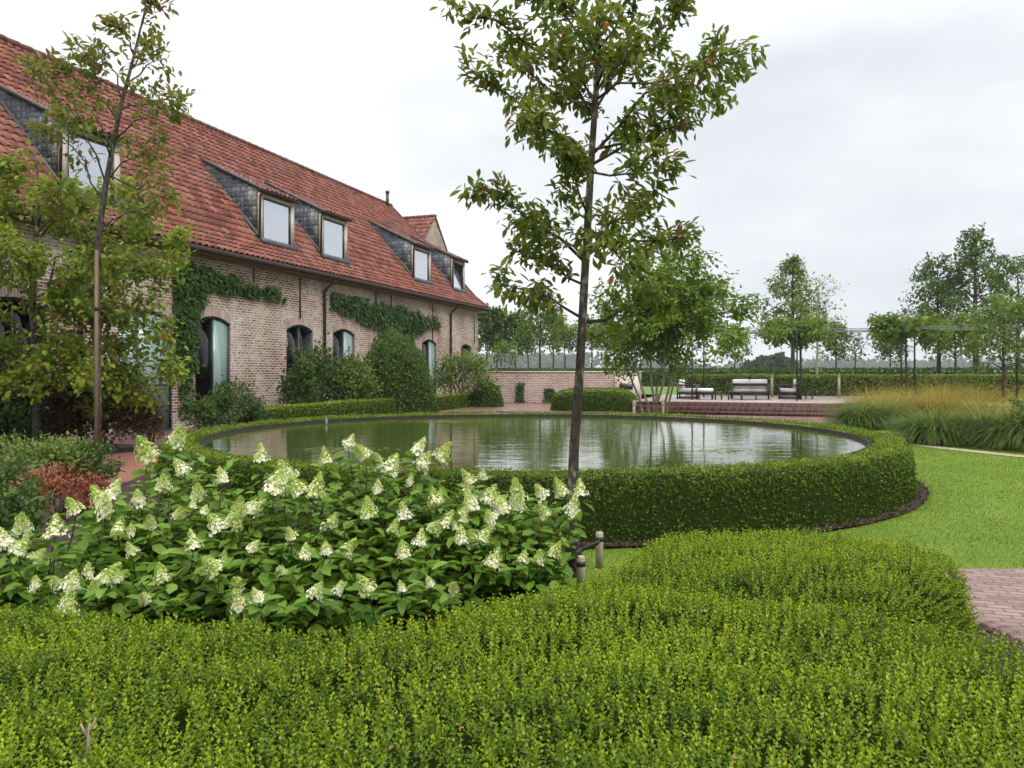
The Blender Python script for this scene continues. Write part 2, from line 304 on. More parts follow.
# ------------------------------------------------------------------ foliage makers
SH = {  # outlines of half a leaf: (along, across), tip at (1,0)
    'diamond': [(.5, .5)],
    'oval': [(.28, .46), (.68, .40)],
    'oak': [(.22, .22), (.46, .46), (.66, .47), (.84, .30)],
    'star': [(.0, .30), (.28, .50), (.38, .22), (.66, .48), (.70, .18)],
}
def leaves(P, D, U, L, Wd, kind='diamond', tint=None, droop=.12, fold=.16):
    n = len(P); D = nrm(D); Sd = nrm(np.cross(D, U)); Nn = np.cross(Sd, D)
    L = np.broadcast_to(L, (n,))[:, None]; Wd = np.broadcast_to(Wd, (n,))[:, None]
    h = SH[kind]; k = len(h); vs = [P]
    for sg in (1, -1):
        for a, w in (h if sg == 1 else h[::-1]):
            if sg == 1: vs.append(P + D * L * a + Sd * Wd * w + Nn * (Wd * abs(w) * fold * 2 - L * droop * a * a))
            else: vs.append(P + D * L * a - Sd * Wd * w + Nn * (Wd * abs(w) * fold * 2 - L * droop * a * a))
        if sg == 1: vs.append(P + D * L - Nn * L * droop)
    V = np.stack(vs, 1); m = V.shape[1]; base = (np.arange(n) * m)[:, None]
    f1 = base + np.arange(0, k + 2)[None]; f2 = base + np.array([0] + list(range(k + 1, m)))[None]
    tn = rng.random(n) if tint is None else tint
    return V.reshape(-1, 3), [f1, f2], np.repeat(np.clip(tn, 0, 1), m)
def leaf_obj(name, parts, mat, parent=None):
    Vs, Fs, Ts, off = [], {}, [], 0
    for V, f, t in parts:
        Vs.append(V); Ts.append(t)
        for a in f: Fs.setdefault(a.shape[1], []).append(a + off)
        off += len(V)
    return link(name, np_mesh(name, np.concatenate(Vs), [np.concatenate(x) for x in Fs.values()], tint=np.concatenate(Ts)), mat, parent)
def rdir(n): return nrm(rng.normal(size=(n, 3)))
def lump(x, y, sc=1.0, seed=0):
    r = np.random.default_rng(seed + 99); o = 0
    for k in range(7):
        f = sc * (1.0 + .8 * k); a = r.random() * 6.28; o = o + np.sin((x * math.cos(a) + y * math.sin(a)) * f * 2.2 + r.random() * 6.28) / (1 + .6 * k)
    return o / 3.0

def heightmesh(hf, x0, x1, y0, y1, res):
    xs = np.arange(x0, x1 + res, res); ys = np.arange(y0, y1 + res, res); X, Y = np.meshgrid(xs, ys, indexing='ij')
    Z = hf(X, Y); V = np.stack([X, Y, np.maximum(Z, 0)], -1).reshape(-1, 3); ny = len(ys)
    i, j = np.meshgrid(np.arange(len(xs) - 1), np.arange(ny - 1), indexing='ij'); a = (i * ny + j).ravel()
    q = np.stack([a, a + ny, a + ny + 1, a + 1], 1); ok = (V[q, 2] > .01).any(1)
    return V, q[ok]
def hedge(name, label, cat, hf, bb, res, mat, dens, leaf, z0=0., sprig=0, group=None, tips=None, vis=True, jit=.03, tilt=.5, kind='diamond', tintf=None):
    """clipped hedge: leafy surface over a twiggy core"""
    V, q = heightmesh(hf, *bb, res); V = V.copy(); V[:, 2] += z0
    c = ((bb[0] + bb[1]) / 2, (bb[2] + bb[3]) / 2, z0)
    root = thing(name, label, cat, c, group)
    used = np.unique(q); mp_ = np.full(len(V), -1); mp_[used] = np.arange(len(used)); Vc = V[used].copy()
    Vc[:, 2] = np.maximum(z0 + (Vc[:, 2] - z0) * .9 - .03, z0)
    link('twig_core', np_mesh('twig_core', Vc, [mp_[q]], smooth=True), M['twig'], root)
    tri = np.concatenate([q[:, [0, 1, 2]], q[:, [0, 2, 3]]]); A, B, D = V[tri[:, 0]], V[tri[:, 1]], V[tri[:, 2]]
    cr_ = np.cross(B - A, D - A); ar = np.linalg.norm(cr_, axis=1) / 2; nn = cr_ / (2 * ar[:, None] + 1e-9)
    cen = (A + B + D) / 3; w = ar.copy()
    if vis:
        toc = nrm(np.array([0, 0, EYE]) - cen); back = (nn * toc).sum(1) < -.25; w[back] *= .25
        outf = (np.abs(cen[:, 0]) > .72 * cen[:, 1] + .5) | (cen[:, 1] < .3); w[outf] *= .35
    n = int(w.sum() * dens); pick = rng.choice(len(tri), n, p=w / w.sum()); u1 = np.sqrt(rng.random(n))[:, None]; u2 = rng.random(n)[:, None]
    P = A[pick] * (1 - u1) + B[pick] * u1 * (1 - u2) + D[pick] * u1 * u2; Nn = nn[pick]
    patch = .5 + .5 * lump(P[:, 0] + P[:, 2], P[:, 1], 1.6, 3)
    if sprig:
        ax = nrm(Nn * .8 + rng.normal(size=(n, 3)) * .22 + np.array([0, 0, .55])); Ls = (.035 + .04 * rng.random(n)) ; parts = []
        P = P - Nn * (.02 + .02 * rng.random(n))[:, None]
        ref = rdir(n); e1 = nrm(np.cross(ax, ref)); e2 = np.cross(ax, e1); st = .03 + rng.random(n) * .34 + patch * .24
        patch2 = .5 + .5 * lump(P[:, 0], P[:, 1], .9, 31); fresh = rng.random(n) < .24 + .42 * patch * patch2 + .18 * patch
        Ls = np.where(fresh, Ls * 1.25, Ls)
        for k in range(sprig):
            f = (k + .6) / sprig
            for sg in (1, -1):
                e = (e1 if k % 2 == 0 else e2) * sg
                d = e * (.95 - .55 * f) + ax * (.35 + .65 * f) + rng.normal(size=(n, 3)) * .16
                l = leaf * (1.0 - .35 * f) * (.7 + .5 * rng.random(n)); tt = st + np.where(fresh, .62 * f, .20 * f) + rng.normal(size=n) * .045
                tt = np.where(rng.random(n) < .006, 1.0, np.minimum(tt, 1.0) * .75)
                parts.append(leaves(P + ax * (Ls * f)[:, None], d, ax, l, l * .62, kind, tt, .1, .2))
    else:
        P = P + Nn * (rng.random(n) ** 2 * jit * 1.6 - jit)[:, None]
        d = nrm(Nn * tilt + rdir(n) * .8 + np.array([0, 0, .35])); l = leaf * (.6 + .8 * rng.random(n))
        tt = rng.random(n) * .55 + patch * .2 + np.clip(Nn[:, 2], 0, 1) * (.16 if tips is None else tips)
        if tintf is not None: tt = tt + tintf(P)
        if mat is M['box_bright']: tt = np.minimum(tt, 1.0) * .75
        parts = [leaves(P, d, Nn + rdir(n) * .5, l, l * .6, kind, tt)]
    leaf_obj('foliage', parts, mat, root)
    return root
def rect_hf(s0, s1, r0, r1, H, rad=.1, seed=0, amp=.03):
    def f(X, Y):
        s = UX * X + UY * Y; r = VX * X + VY * Y
        e = np.minimum(np.minimum(s - s0, s1 - s), np.minimum(r - r0, r1 - r)); t = np.clip(e / rad, 0, 1)
        return np.where(e > 0, (H + amp * lump(s, r, .8, seed)) * (1 - (1 - t) ** 2.5) ** .4, 0)
    xs = [G(a, b) for a in (s0, s1) for b in (r0, r1)]
    return f, (min(p[0] for p in xs) - .1, max(p[0] for p in xs) + .1, min(p[1] for p in xs) - .1, max(p[1] for p in xs) + .1)
def mound_hf(cx, cy, rx, ry, H, p=2.2, seed=0, amp=.06, ang=0):
    ca, sa = math.cos(ang), math.sin(ang)
    def f(X, Y):
        x, y = X - cx, Y - cy; x, y = (x * ca + y * sa) / rx, (-x * sa + y * ca) / ry
        q = (np.abs(x) ** p + np.abs(y) ** p) ** (1 / p) * (1 + amp * lump(X, Y, 1.2, seed))
        return np.where(q < 1, H * (1 + amp * lump(X, Y, 1.5, seed + 1)) * np.clip(1 - q ** p, 0, 1) ** (1 / p), 0)
    m = max(rx, ry) * 1.15
    return f, (cx - m, cx + m, cy - m, cy + m)

def grow(trunk, tr, branches, nleaf, leaf, wide, kind, rs, twl=.4, sig=.06, droop=.3, twn=3.0, fmin=.25, tintf=None):
    """trunk: points; branches: list of (points, radius). returns wood builder and leaf part"""
    wood = MB(); wood.tube(trunk, tr, 9)
    anc, dirs, wts = [], [], []
    for bp, br in branches:
        bp = np.asarray(bp, float); m = len(bp); wood.tube(bp, np.linspace(br, br * .25, m), 5)
        seg = np.linalg.norm(np.diff(bp, axis=0), axis=1); Lb = seg.sum(); cum = np.concatenate([[0], np.cumsum(seg)]) / Lb
        nt_ = max(3, int(twn * (2 + Lb * 2.2)))
        for k in range(nt_):
            f = fmin + (1 - fmin) * (k + rs.random()) / nt_
            p = np.array([np.interp(f, cum, bp[:, c]) for c in range(3)]); j = min(m - 2, int(np.searchsorted(cum, f) - 1) if f > 0 else 0); j = max(j, 0)
            bd = nrm(bp[j + 1] - bp[j]); d = nrm(bd * .75 + nrm(rs.normal(size=3)) * .75 + np.array([0, 0, .12]))
            l = twl * (.5 + .8 * rs.random()) * (1.15 - .5 * f) * min(1.0, .35 + Lb * .6)
            e = p + d * l; mid = p + d * l * .5 + np.array([0, 0, .04 * l]); wood.tube([p, mid, e], [br * .22 + .0015, br * .14 + .001, .001], 3, False)
            for q in (.35, .55, .75, .9, 1.0): anc.append(p + (e - p) * q); dirs.append(d); wts.append(.5 + q)
        for q in (.85, 1.0): anc.append(np.array([np.interp(q, cum, bp[:, c]) for c in range(3)])); dirs.append(nrm(bp[-1] - bp[-2])); wts.append(1.5)
    anc = np.array(anc); dirs = np.array(dirs); wts = np.array(wts)
    i = rng.choice(len(anc), nleaf, p=wts / wts.sum()); P = anc[i] + rng.normal(size=(nleaf, 3)) * sig
    d = dirs[i] * .6 + rdir(nleaf) * .75 + np.array([0, 0, -droop]); l = leaf * (.65 + .6 * rng.random(nleaf))
    cl = rng.random(len(anc))[i]
    tt = .1 + .45 * rng.random(nleaf) + .22 * cl
    if tintf is not None: tt = tintf(P, tt)
    return wood, leaves(P, d, np.array([0, 0, 1.]) + rdir(nleaf) * .55, l, l * wide, kind, tt, .22)
def arc(p0, p1, sag, n=5, wob=.03, rs=None):
    p0, p1 = np.asarray(p0, float), np.asarray(p1, float); t = np.linspace(0, 1, n)[:, None]
    o = p0 + (p1 - p0) * t; o[:, 2] += (sag * 4 * t * (1 - t))[:, 0]; L = np.linalg.norm(p1 - p0)
    if rs is not None: o[1:-1] += rs.normal(size=(n - 2, 3)) * wob * L
    return o
def auto_tree(name, label, cat, base, H, r0, c0, Rad, nb, nleaf, leaf, mat, bark='bark', group=None, seed=1, prof=None, elev=.6, wide=.6, kind='oval', twl=.5, sig=.09, droop=.25, twn=2.0, tint=None, lean=(0, 0), fmin=.25):
    rs = np.random.default_rng(seed); base = np.array(base, float)
    t = np.linspace(0, 1, 9); tr = base + np.stack([lean[0] * t, lean[1] * t, H * t], 1); tr[1:, :2] += rs.normal(size=(8, 2)) * .012 * H * .35
    prof = prof or (lambda q: math.sin(math.pi * (q * .85 + .12)) ** .7)
    br = []
    for k in range(nb):
        q = (k + rs.random()) / nb; tq = c0 + (.98 - c0) * q; p = np.array([np.interp(tq, t, tr[:, c]) for c in range(3)])
        az = k * 2.39996 + rs.random() * .9; L = Rad * prof(q) * (.72 + .5 * rs.random()); el = elev * (.6 + .8 * q) + rs.normal() * .12
        d = np.array([math.cos(az) * math.cos(el), math.sin(az) * math.cos(el), math.sin(el)])
        br.append((arc(p, p + d * L, .06 * L, 5, .04, rs), max(.006, r0 * .32 * (1.1 - q))))
    wood, lf = grow(tr, r0 * (1 - .86 * t), br, nleaf, leaf, wide, kind, rs, twl, sig, droop, twn, fmin, (None if tint is None else (lambda P, x: x + tint)))
    o = thing(name, label, cat, base, group); wood.build('trunk', M[bark], o, True); leaf_obj('crown', [lf], M[mat], o)
    return o
def shrub(name, label, cat, c, rx, ry, h, n, leaf, mat, group=None, seed=1, kind='oval', wide=.55, zlow=.05, core=True, stems=14, hang=.1, tint=0., power=2.0):
    """loose shrub: stems carrying leaf clumps near an uneven outline"""
    rs = np.random.default_rng(seed); o = thing(name, label, cat, c, group); c = np.array(c, float); mb = MB()
    nc = 26 + int(h * 26); dv = nrm(rs.normal(size=(nc, 3))); dv[:, 2] = np.abs(dv[:, 2]) * 1.15 - .12; dv = nrm(dv)
    rr = .62 + .42 * rs.random(nc); cl = c + np.array([0, 0, h * .38]) + dv * rr[:, None] * np.array([rx, ry, h * .62])
    cl[:, 2] = np.maximum(cl[:, 2], c[2] + zlow)
    for k in range(min(stems, nc)): mb.tube(arc(c + np.array([rs.normal() * rx * .15, rs.normal() * ry * .15, 0]), cl[k], h * .08, 4, .03, rs), np.linspace(.012, .003, 4), 4, False)
    mb.build('stem', M['stem'], o)
    i = rng.integers(0, nc, n); P = cl[i] + rng.normal(size=(n, 3)) * np.array([rx, ry, h * .5]) * .17
    P[:, 2] = np.maximum(P[:, 2], c[2] + .02)
    outw = nrm(P - (c + np.array([0, 0, h * .3]))); d = outw * .7 + rdir(n) * .75 + np.array([0, 0, .2 - hang]); l = leaf * (.6 + .7 * rng.random(n))
    tt = .08 + .45 * rng.random(n) + .28 * rs.random(nc)[i] + tint
    leaf_obj('foliage', [leaves(P, d, outw + np.array([0, 0, .6]) + rdir(n) * .4, l, l * wide, kind, tt)], M[mat], o)
    return o
def grass_clump(name, label, c, rad, h, n, mat, group, seed, plume=0, wb=.009, spread=.9, tint=0.):
    rs = np.random.default_rng(seed); o = thing(name, label, 'ornamental grass', c, group); c = np.array(c, float)
    def blades(n, hh, w, sp, tl):
        az = rs.random(n) * 6.283; q = np.sqrt(rs.random(n)); r0 = q * rad * .4; b = c + np.stack([np.cos(az) * r0, np.sin(az) * r0, np.zeros(n)], 1)
        o2 = az + rs.normal(size=n) * .7; out_ = np.stack([np.cos(o2), np.sin(o2), np.zeros(n)], 1); sd_ = np.stack([-np.sin(o2), np.cos(o2), np.zeros(n)], 1)
        th0 = R(84) - q * R(38) * sp + rs.normal(size=n) * .12; bend = (R(55) + R(85) * rs.random(n)) * sp; L = hh * 1.35 * (.6 + .55 * rs.random(n)); vs = []; p = b; K = 5
        for k in range(K + 1):
            ww = (1, 1, .95, .8, .5, .1)[k]; vs += [p - sd_ * w * ww, p + sd_ * w * ww]; th = th0 - bend * ((k + .5) / K) ** 1.2
            p = p + (out_ * np.cos(th)[:, None] + np.array([0, 0, 1.]) * np.sin(th)[:, None]) * (L / K)[:, None]; p[:, 2] = np.maximum(p[:, 2], c[2] + .01)
        V = np.stack(vs, 1); bs = (np.arange(n) * 12)[:, None]; f = np.concatenate([bs + np.array([2 * i, 2 * i + 1, 2 * i + 3, 2 * i + 2])[None] for i in range(5)])
        return V.reshape(-1, 3), [f], np.repeat(np.clip(rs.random(n) * .6 + .15 + tl, 0, 1), 12)
    leaf_obj('blades', [blades(int(n * 1.7), h, wb, spread, tint)], M[mat], o)
    if plume: leaf_obj('plumes', [blades(int(plume * 1.6), h * 1.08, wb * .7, spread * .75, .0)], M['golden'], o)
    return o

# ------------------------------------------------------------------ the setting: ground, lawn, paving
PC = np.array([.32, 12.6]); PR = 4.9
tag(MB().sheet([(-2500, -500), (2500, -500), (2500, 4000), (-2500, 4000)], -.02).build('ground', M['field']), kind='structure')
tag(MB().sheet([(-40, -6), (60, -6), (60, 60), (-40, 60)], 0).build('lawn', M['lawn']), kind='structure')
def gpoly(p): return [G(s, r)[:2] for s, r in p]
tag(MB().sheet([(-16, -2), (.15, 3.2), (.32, 4.6), (.25, 5.6), (-.1, 6.2), (-1.5, 7.4), (-4.2, 9.3), (-5.3, 11.5), (-6.3, 17.5), (-14, 15), (-24, 2)], .006).build('planting_bed', M['soil']), kind='structure')
tag(MB().sheet([(-6.1, 9.2), (-5.5, 11), (-5.9, 13.5), (-6.2, 15.8), (-7.3, 15.6), (-7.9, 14), (-7.6, 11.5), (-7.2, 9.2)], .012).build('gravel_path', M['gravel']), kind='structure')
tag(MB().sheet(gpoly([(13, -15.2), (40, -15.2), (40, -5.2), (29.6, -5.2), (29.6, 12), (25.2, 12), (25.2, -1.5), (22.5, -3.5), (16.5, -10.6), (13, -11.6)]), .018).build('courtyard_paving', M['paving']), kind='structure')
tag(MB().sheet([(2.55, 1.2), (9, 1.2), (9, 6.18), (3.3, 6.18), (2.95, 5.6), (2.85, 5.0), (2.8, 4.5), (2.6, 4.0), (2.0, 3.4)], .012).build('brick_path', M['path']), kind='structure')
mb = MB(); cpt = (2.05, 4.5)
for k in range(22):     # curved header course round the hedge's mulch
    a0, a1 = R(-58 + 5.5 * k), R(-58 + 5.5 * k + 5.1); ri, ro = .92, 1.02
    P = [(cpt[0] + q * math.cos(a), cpt[1] + q * math.sin(a)) for q, a in ((ri, a0), (ro, a0), (ro, a1), (ri, a1))]
    mb.hexa([(x, y, .0) for x, y in P] + [(x, y, .028) for x, y in P])
tag(mb.build('path_edging', M['path']), kind='structure')
tag(MB().sheet([(cpt[0] + .915 * math.cos(R(a)), cpt[1] + .915 * math.sin(R(a))) for a in range(-80, 90, 8)] + [(1.9, 5.1), (1.5, 3.4)], .018).build('hedge_mulch', M['soil']), kind='structure')
def ring(r0, r1, z0, z1=None, n=128, c=PC):
    th = np.linspace(0, 2 * np.pi, n, endpoint=False); a = np.stack([c[0] + r0 * np.cos(th), c[1] + r0 * np.sin(th)], 1); b = np.stack([c[0] + r1 * np.cos(th), c[1] + r1 * np.sin(th)], 1)
    mb = MB(); j = [(i, (i + 1) % n) for i in range(n)]
    if z1 is None:
        return mb.add([(x, y, z0) for x, y in a] + [(x, y, z0) for x, y in b], [(p, n + p, n + q, q) for p, q in j])
    V = [(x, y, z) for pts, z in ((a, z0), (b, z0), (b, z1), (a, z1)) for x, y in pts]; fs = []
    for k in range(4):
        for p, q in j: fs.append((k * n + p, k * n + q, (k + 1) % 4 * n + q, (k + 1) % 4 * n + p))
    return mb.add(V, fs)
tag(ring(5.03, 5.72, .024).build('pond_mulch', M['soil']), kind='structure')
th = np.linspace(0, 2 * np.pi, 128, endpoint=False)
tag(MB().add([(PC[0] + 5.0 * math.cos(a), PC[1] + 5.0 * math.sin(a), .565) for a in th], [tuple(range(128))]).build('water', M['water']), kind='structure')
def strip(pts, w, z, name, mat):
    pts = np.array(pts, float); t = nrm(np.gradient(pts, axis=0)); nn = np.stack([-t[:, 1], t[:, 0]], 1); a, b = pts + nn * w / 2, pts - nn * w / 2
    mb = MB(); m = len(pts); mb.add([(x, y, z) for x, y in np.concatenate([a, b])], [(i, m + i, m + i + 1, i + 1) for i in range(m - 1)]); return mb.build(name, mat)
tag(strip([(8.2, 18.4), (8.55, 17.2), (8.9, 15.9), (9.5, 14.3), (10.6, 12.9), (12.6, 11.3)], .36, .012, 'garden_path', M['stone']), kind='structure')
# terrace, steps and the higher ground behind
tag(MB().gbox(29.5, 38.2, -5.2, 9, 0.0, .45).build('terrace', M['terrace']), kind='structure')
mb = MB()
for k in range(3): mb.gbox(28.55 + .33 * k, 29.497, -5.0, 9, .022, .15 * (k + 1) - .003 * (k == 2))
tag(mb.build('terrace_steps', M['step']), kind='structure')
mb = MB(); mb.add([G(38.203, -15, .44), G(38.203, 400, .44), G(3000, 2600, .44), G(3000, -2600, .44), G(40.2, -400, .44), G(40.2, -15, .44)], [(0, 1, 2, 3, 4, 5)])
mb.add([G(27.5, 9.003, 0), G(27.5, 400, 0), G(38.203, 400, .44), G(38.203, 9.003, .44)], [(0, 1, 2, 3)])
tag(mb.build('raised_lawn', M['field']), kind='structure')

# pond
pb = thing('pond_basin', 'round raised pond basin with a thin dark metal rim', 'pond', (PC[0], PC[1], 0))
ring(5.0, 5.03, .03, .612).build('rim', M['rim'], pb)
mb = MB(); mb.tube([(-3.62 + .0, 15.0, .5), (-3.62, 15.0, .68)], [.03, .02], 8); mb.tube([(-3.62, 15.0, .68), (-3.62, 15.0, .73)], [.012, .012], 8)
tag(mb.build('fountain_nozzle', M['steel']), 'small metal fountain nozzle rising from the left of the pond', 'fountain')
for k, (px, py, n) in enumerate(((350, 449, 60), (452, 421.5, 45), (560, 447, 0), (742, 450, 40), (300, 421, 30))):
    if not n: continue
    Yd = (EYE - .575) * F / (py - HY); p = at(px, py, Yd); P = np.stack([p[0] + rng.normal(size=n) * .30, p[1] + rng.normal(size=n) * .16, np.full(n, .572) + rng.random(n) * .006], 1)
    d = rdir(n); d[:, 2] = 0
    lab = {0: 'scatter of pale fallen leaves floating on the near left of the pond', 1: 'patch of pale leaves floating by the far rim of the pond', 3: 'thin scatter of leaves floating near the right end of the pond', 4: 'few pale leaves floating at the far left of the pond'}[k]
    tag(leaf_obj('floating_leaves', [leaves(P, d, np.array([[0, 0, 1.]] * n) + rdir(n) * .05, .09, .06, 'oval', rng.random(n), 0, 0)], M['shrub_pale']), lab, 'floating leaves', 'leaves floating on the pond')

# ------------------------------------------------------------------ the barn
RW, EZ = -15.3, 5.05
B0 = G(22, RW)
barn = thing('brick_barn', 'long restored brick barn with red pantile roof, slate dormers and arched glass doors', 'barn', (B0[0], B0[1], 0))
S0, S1 = 3.0, 38.9
OPS = [(7.6, 9.2, .03, 2.98), (11.2, 12.8, .03, 2.98), (14.75, 16.55, .03, 2.98), (17.40, 18.86, .03, 2.98), (21.62, 23.15, .03, 2.98), (24.42, 25.98, .03, 2.98), (28.2, 29.7, .03, 2.98), (31.9, 33.5, .03, 2.88), (36.5, 37.95, 2.10, 2.82)]
mb = MB(); RISE, DEP = .19, .34
def wq(mb, pts, r=RW): mb.add([G(s, r, z) for s, z in pts], [tuple(range(len(pts)))], [(s, z) for s, z in pts])
def arch(s0, s1, z): 
    return [(s0 + (s1 - s0) * i / 8, z + RISE * (1 - (2 * i / 8 - 1) ** 2)) for i in range(9)]
prev = S0
for a, b, z0, z1 in OPS:
    wq(mb, [(prev, -.05), (a, -.05), (a, 5.0), (prev, 5.0)])
    if z0 > .1: wq(mb, [(a, -.05), (b, -.05), (b, z0), (a, z0)])
    ap = arch(a, b, z1)
    for i in range(8): wq(mb, [ap[i], ap[i + 1], (ap[i + 1][0], 5.0), (ap[i][0], 5.0)])
    lo = [(a, z0)] + ap + [(b, z0)]
    for i in range(len(lo) - 1):      # reveals
        p, q = lo[i], lo[i + 1]; l = math.hypot(q[0] - p[0], q[1] - p[1])
        mb.add([G(p[0], RW, p[1]), G(q[0], RW, q[1]), G(q[0], RW - DEP, q[1]), G(p[0], RW - DEP, p[1])], [(0, 3, 2, 1)], [(0, p[1]), (l if i not in (0, len(lo) - 2) else 0, q[1]), (DEP, q[1]), (DEP, p[1])])
    if z0 > .1: mb.add([G(a, RW, z0), G(b, RW, z0), G(b, RW - DEP, z0), G(a, RW - DEP, z0)], [(0, 1, 2, 3)], [(a, 0), (b, 0), (b, .3), (a, .3)])
    prev = b
wq(mb, [(prev, -.05), (S1, -.05), (S1, 5.0), (prev, 5.0)])
# end walls and rear
mb.add([G(S1, RW, -.05), G(S1, -24.7, -.05), G(S1, -24.7, 5), G(S1, -20, 10.2), G(S1, RW, 5)], [(0, 1, 2, 3, 4)], [(0, 0), (9.4, 0), (9.4, 5), (4.7, 10), (0, 5)])
mb.add([G(S0, RW, -.05), G(S0, -24.7, -.05), G(S0, -24.7, 5), G(S0, -20, 10.2), G(S0, RW, 5)], [(4, 3, 2, 1, 0)], [(0, 0), (9.4, 0), (9.4, 5), (4.7, 10), (0, 5)])
mb.add([G(S0, -24.7, -.05), G(S1, -24.7, -.05), G(S1, -24.7, 5), G(S0, -24.7, 5)], [(0, 1, 2, 3)], [(S0, 0), (S1, 0), (S1, 5), (S0, 5)])
mb.build('wall', M['brick'], barn)
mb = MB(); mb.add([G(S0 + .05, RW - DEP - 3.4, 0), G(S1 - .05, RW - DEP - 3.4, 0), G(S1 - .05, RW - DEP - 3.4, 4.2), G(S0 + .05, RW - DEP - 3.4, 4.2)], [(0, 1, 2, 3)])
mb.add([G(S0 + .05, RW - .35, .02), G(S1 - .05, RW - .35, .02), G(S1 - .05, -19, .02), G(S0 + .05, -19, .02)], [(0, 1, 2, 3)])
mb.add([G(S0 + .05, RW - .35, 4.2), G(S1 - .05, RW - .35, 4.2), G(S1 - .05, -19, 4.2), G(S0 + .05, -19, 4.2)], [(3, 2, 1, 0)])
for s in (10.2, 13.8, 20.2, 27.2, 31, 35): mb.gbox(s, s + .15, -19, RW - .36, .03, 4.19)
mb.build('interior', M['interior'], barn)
for a, b, z0, z1 in OPS:      # brick arches over the openings
    mb = MB(); n = 8; ap = arch(a - .02, b + .02, z1); H = .27
    L = 0
    for i in range(n):
        p, q = ap[i], ap[i + 1]; l = math.hypot(q[0] - p[0], q[1] - p[1]); fan = .05
        P = [G(p[0], RW + .004, p[1] + .004), G(q[0], RW + .004, q[1] + .004), G(q[0] + fan * (2 * (i + 1) / n - 1), RW + .004, q[1] + H), G(p[0] + fan * (2 * i / n - 1), RW + .004, p[1] + H)]
        mb.add(P, [(0, 1, 2, 3)], [(L, .01), (L + l, .01), (L + l, .28), (L, .28)]); L += l
    mb.build('brick_arch', M['arch_brick'], barn)
def opening(a, b, z0, z1, style):
    r = RW - .05; fw = .06; f = MB(); ap = arch(a + .003, b - .003, z1 - .003)
    f.gbox(a + .003, a + fw, r - .05, r, z0, z1); f.gbox(b - fw, b - .003, r - .05, r, z0, z1); f.gbox(a + fw, b - fw, r - .05, r, z0, z0 + .07)
    for i in range(8):
        p, q = ap[i], ap[i + 1]
        f.hexa([G(p[0], r - .05, p[1] - .07), G(p[0], r, p[1] - .07), G(q[0], r, q[1] - .07), G(q[0], r - .05, q[1] - .07), G(p[0], r - .05, p[1]), G(p[0], r, p[1]), G(q[0], r, q[1]), G(q[0], r - .05, q[1])])
    ms = {'door': a + (b - a) * .52, 'pair': a + (b - a) * .36, 'dark': (a + b) / 2, 'small': None}[style]
    if ms: f.gbox(ms - .02, ms + .02, r - .049, r + .006, z0 + .07, z1 + .1)
    if style == 'pair': f.gbox(ms + .02, b - fw, r - .04, r + .008, 1.22, 1.25)
    d = f.build('window', M['black'], barn)
    top = lambda s: z1 - .07 + RISE * (1 - (2 * (s - a) / (b - a) - 1) ** 2)
    def pane(s0, s1, mat, rr):
        k = MB(); ss = np.linspace(s0, s1, 5); pts = [(s0, z0 + .07), (s1, z0 + .07)] + [(s, top(s)) for s in ss[::-1]]
        k.add([G(s, rr, z) for s, z in pts] + [G(s, rr - .012, z) for s, z in pts], [tuple(range(7)), tuple(range(13, 6, -1))] + [(i, 7 + i, 7 + (i + 1) % 7, (i + 1) % 7) for i in range(7)])
        k.build('pane', M[mat], d)
    if style == 'small': pane(a + fw, b - fw, 'glass', r - .02)
    elif style == 'door': pane(a + fw, ms - .02, 'glass', r - .02); pane(ms + .02, b - fw, 'frost', r - .02)
    elif style == 'pair': pane(a + fw, ms - .02, 'frost', r - .02); pane(ms + .02, b - fw, 'frost', r - .02)
    else: pane(a + fw, ms - .02, 'glass', r - .02); pane(ms + .02, b - fw, 'glass', r - .02)
for o, st in zip(OPS, ('dark', 'dark', 'pair', 'door', 'dark', 'door', 'dark', 'door', 'small')): opening(*o, st)
for a, b, z0, z1 in OPS[:-1]: MB().gbox(a - .1, b + .1, RW - .2, RW + .12, .02, .045).build('threshold', M['lead'], barn)
# roof
RID = (-20.0, 10.65)
def roof_rz(t):     # profile from eave to ridge with a slight kick at the eave
    r = -14.93 + (RID[0] + 14.93) * t; z = EZ + (RID[1] - EZ) * t - .16 * math.exp(-((t - .16) / .12) ** 2) + .04 * math.exp(-(t / .05) ** 2)
    return r, z
def pantiles(name, mat, parent, P, ncol, nrow, nrm_up, amp=.028, sub=5, seed=3):
    """P(a,t): point of the roof at column a (0..ncol) and slope t (0..1). Each course is its own strip lapping over the one below, its rolls open at the lower end"""
    rs = np.random.default_rng(seed); V, Fq, T = [], [], []
    na = ncol * sub + 1; tv = rs.random((ncol, nrow)); prof = np.array([0, .85, 1.0, .45, -.2]); lift = np.array([.014, .042, .05, .026, .012])
    for j in range(nrow):
        for t, k, dn in ((j / nrow, 1, .013), (j / nrow, 1, 0), (min(1.0, (j + 1.18) / nrow), 0, 0)):
            for i in range(na):
                c = min(i // sub, ncol - 1); m = i % sub
                V.append(np.array(P(i / sub, t)) + nrm_up * (prof[m] * amp + (lift[m] if k else -.004) - dn) + rs.normal(size=3) * .002); T.append(tv[c, j])
        o = j * 3 * na
        for q in (0, 1): x = o + q * na + np.arange(na - 1); Fq.append(np.stack([x, x + 1, x + 1 + na, x + na], 1))
    return link(name, np_mesh(name, np.array(V), [np.concatenate(Fq)], tint=np.array(T)), mat, parent)
upv = nrm(np.array([*G(0, 1)[:2], 0]) * 1.109 + np.array([0, 0, 1.0])); upv = np.array([VX * .743, VY * .743, .669])
ES, EE = 2.6, 39.45     # roof run at the eave; the right end leans in a little towards the ridge
NC = 148
def Pmain(a, t):
    r, z = roof_rz(t); s1 = EE - 1.75 * t; s = ES + (s1 - ES) * a / NC; return G(s, r, z)
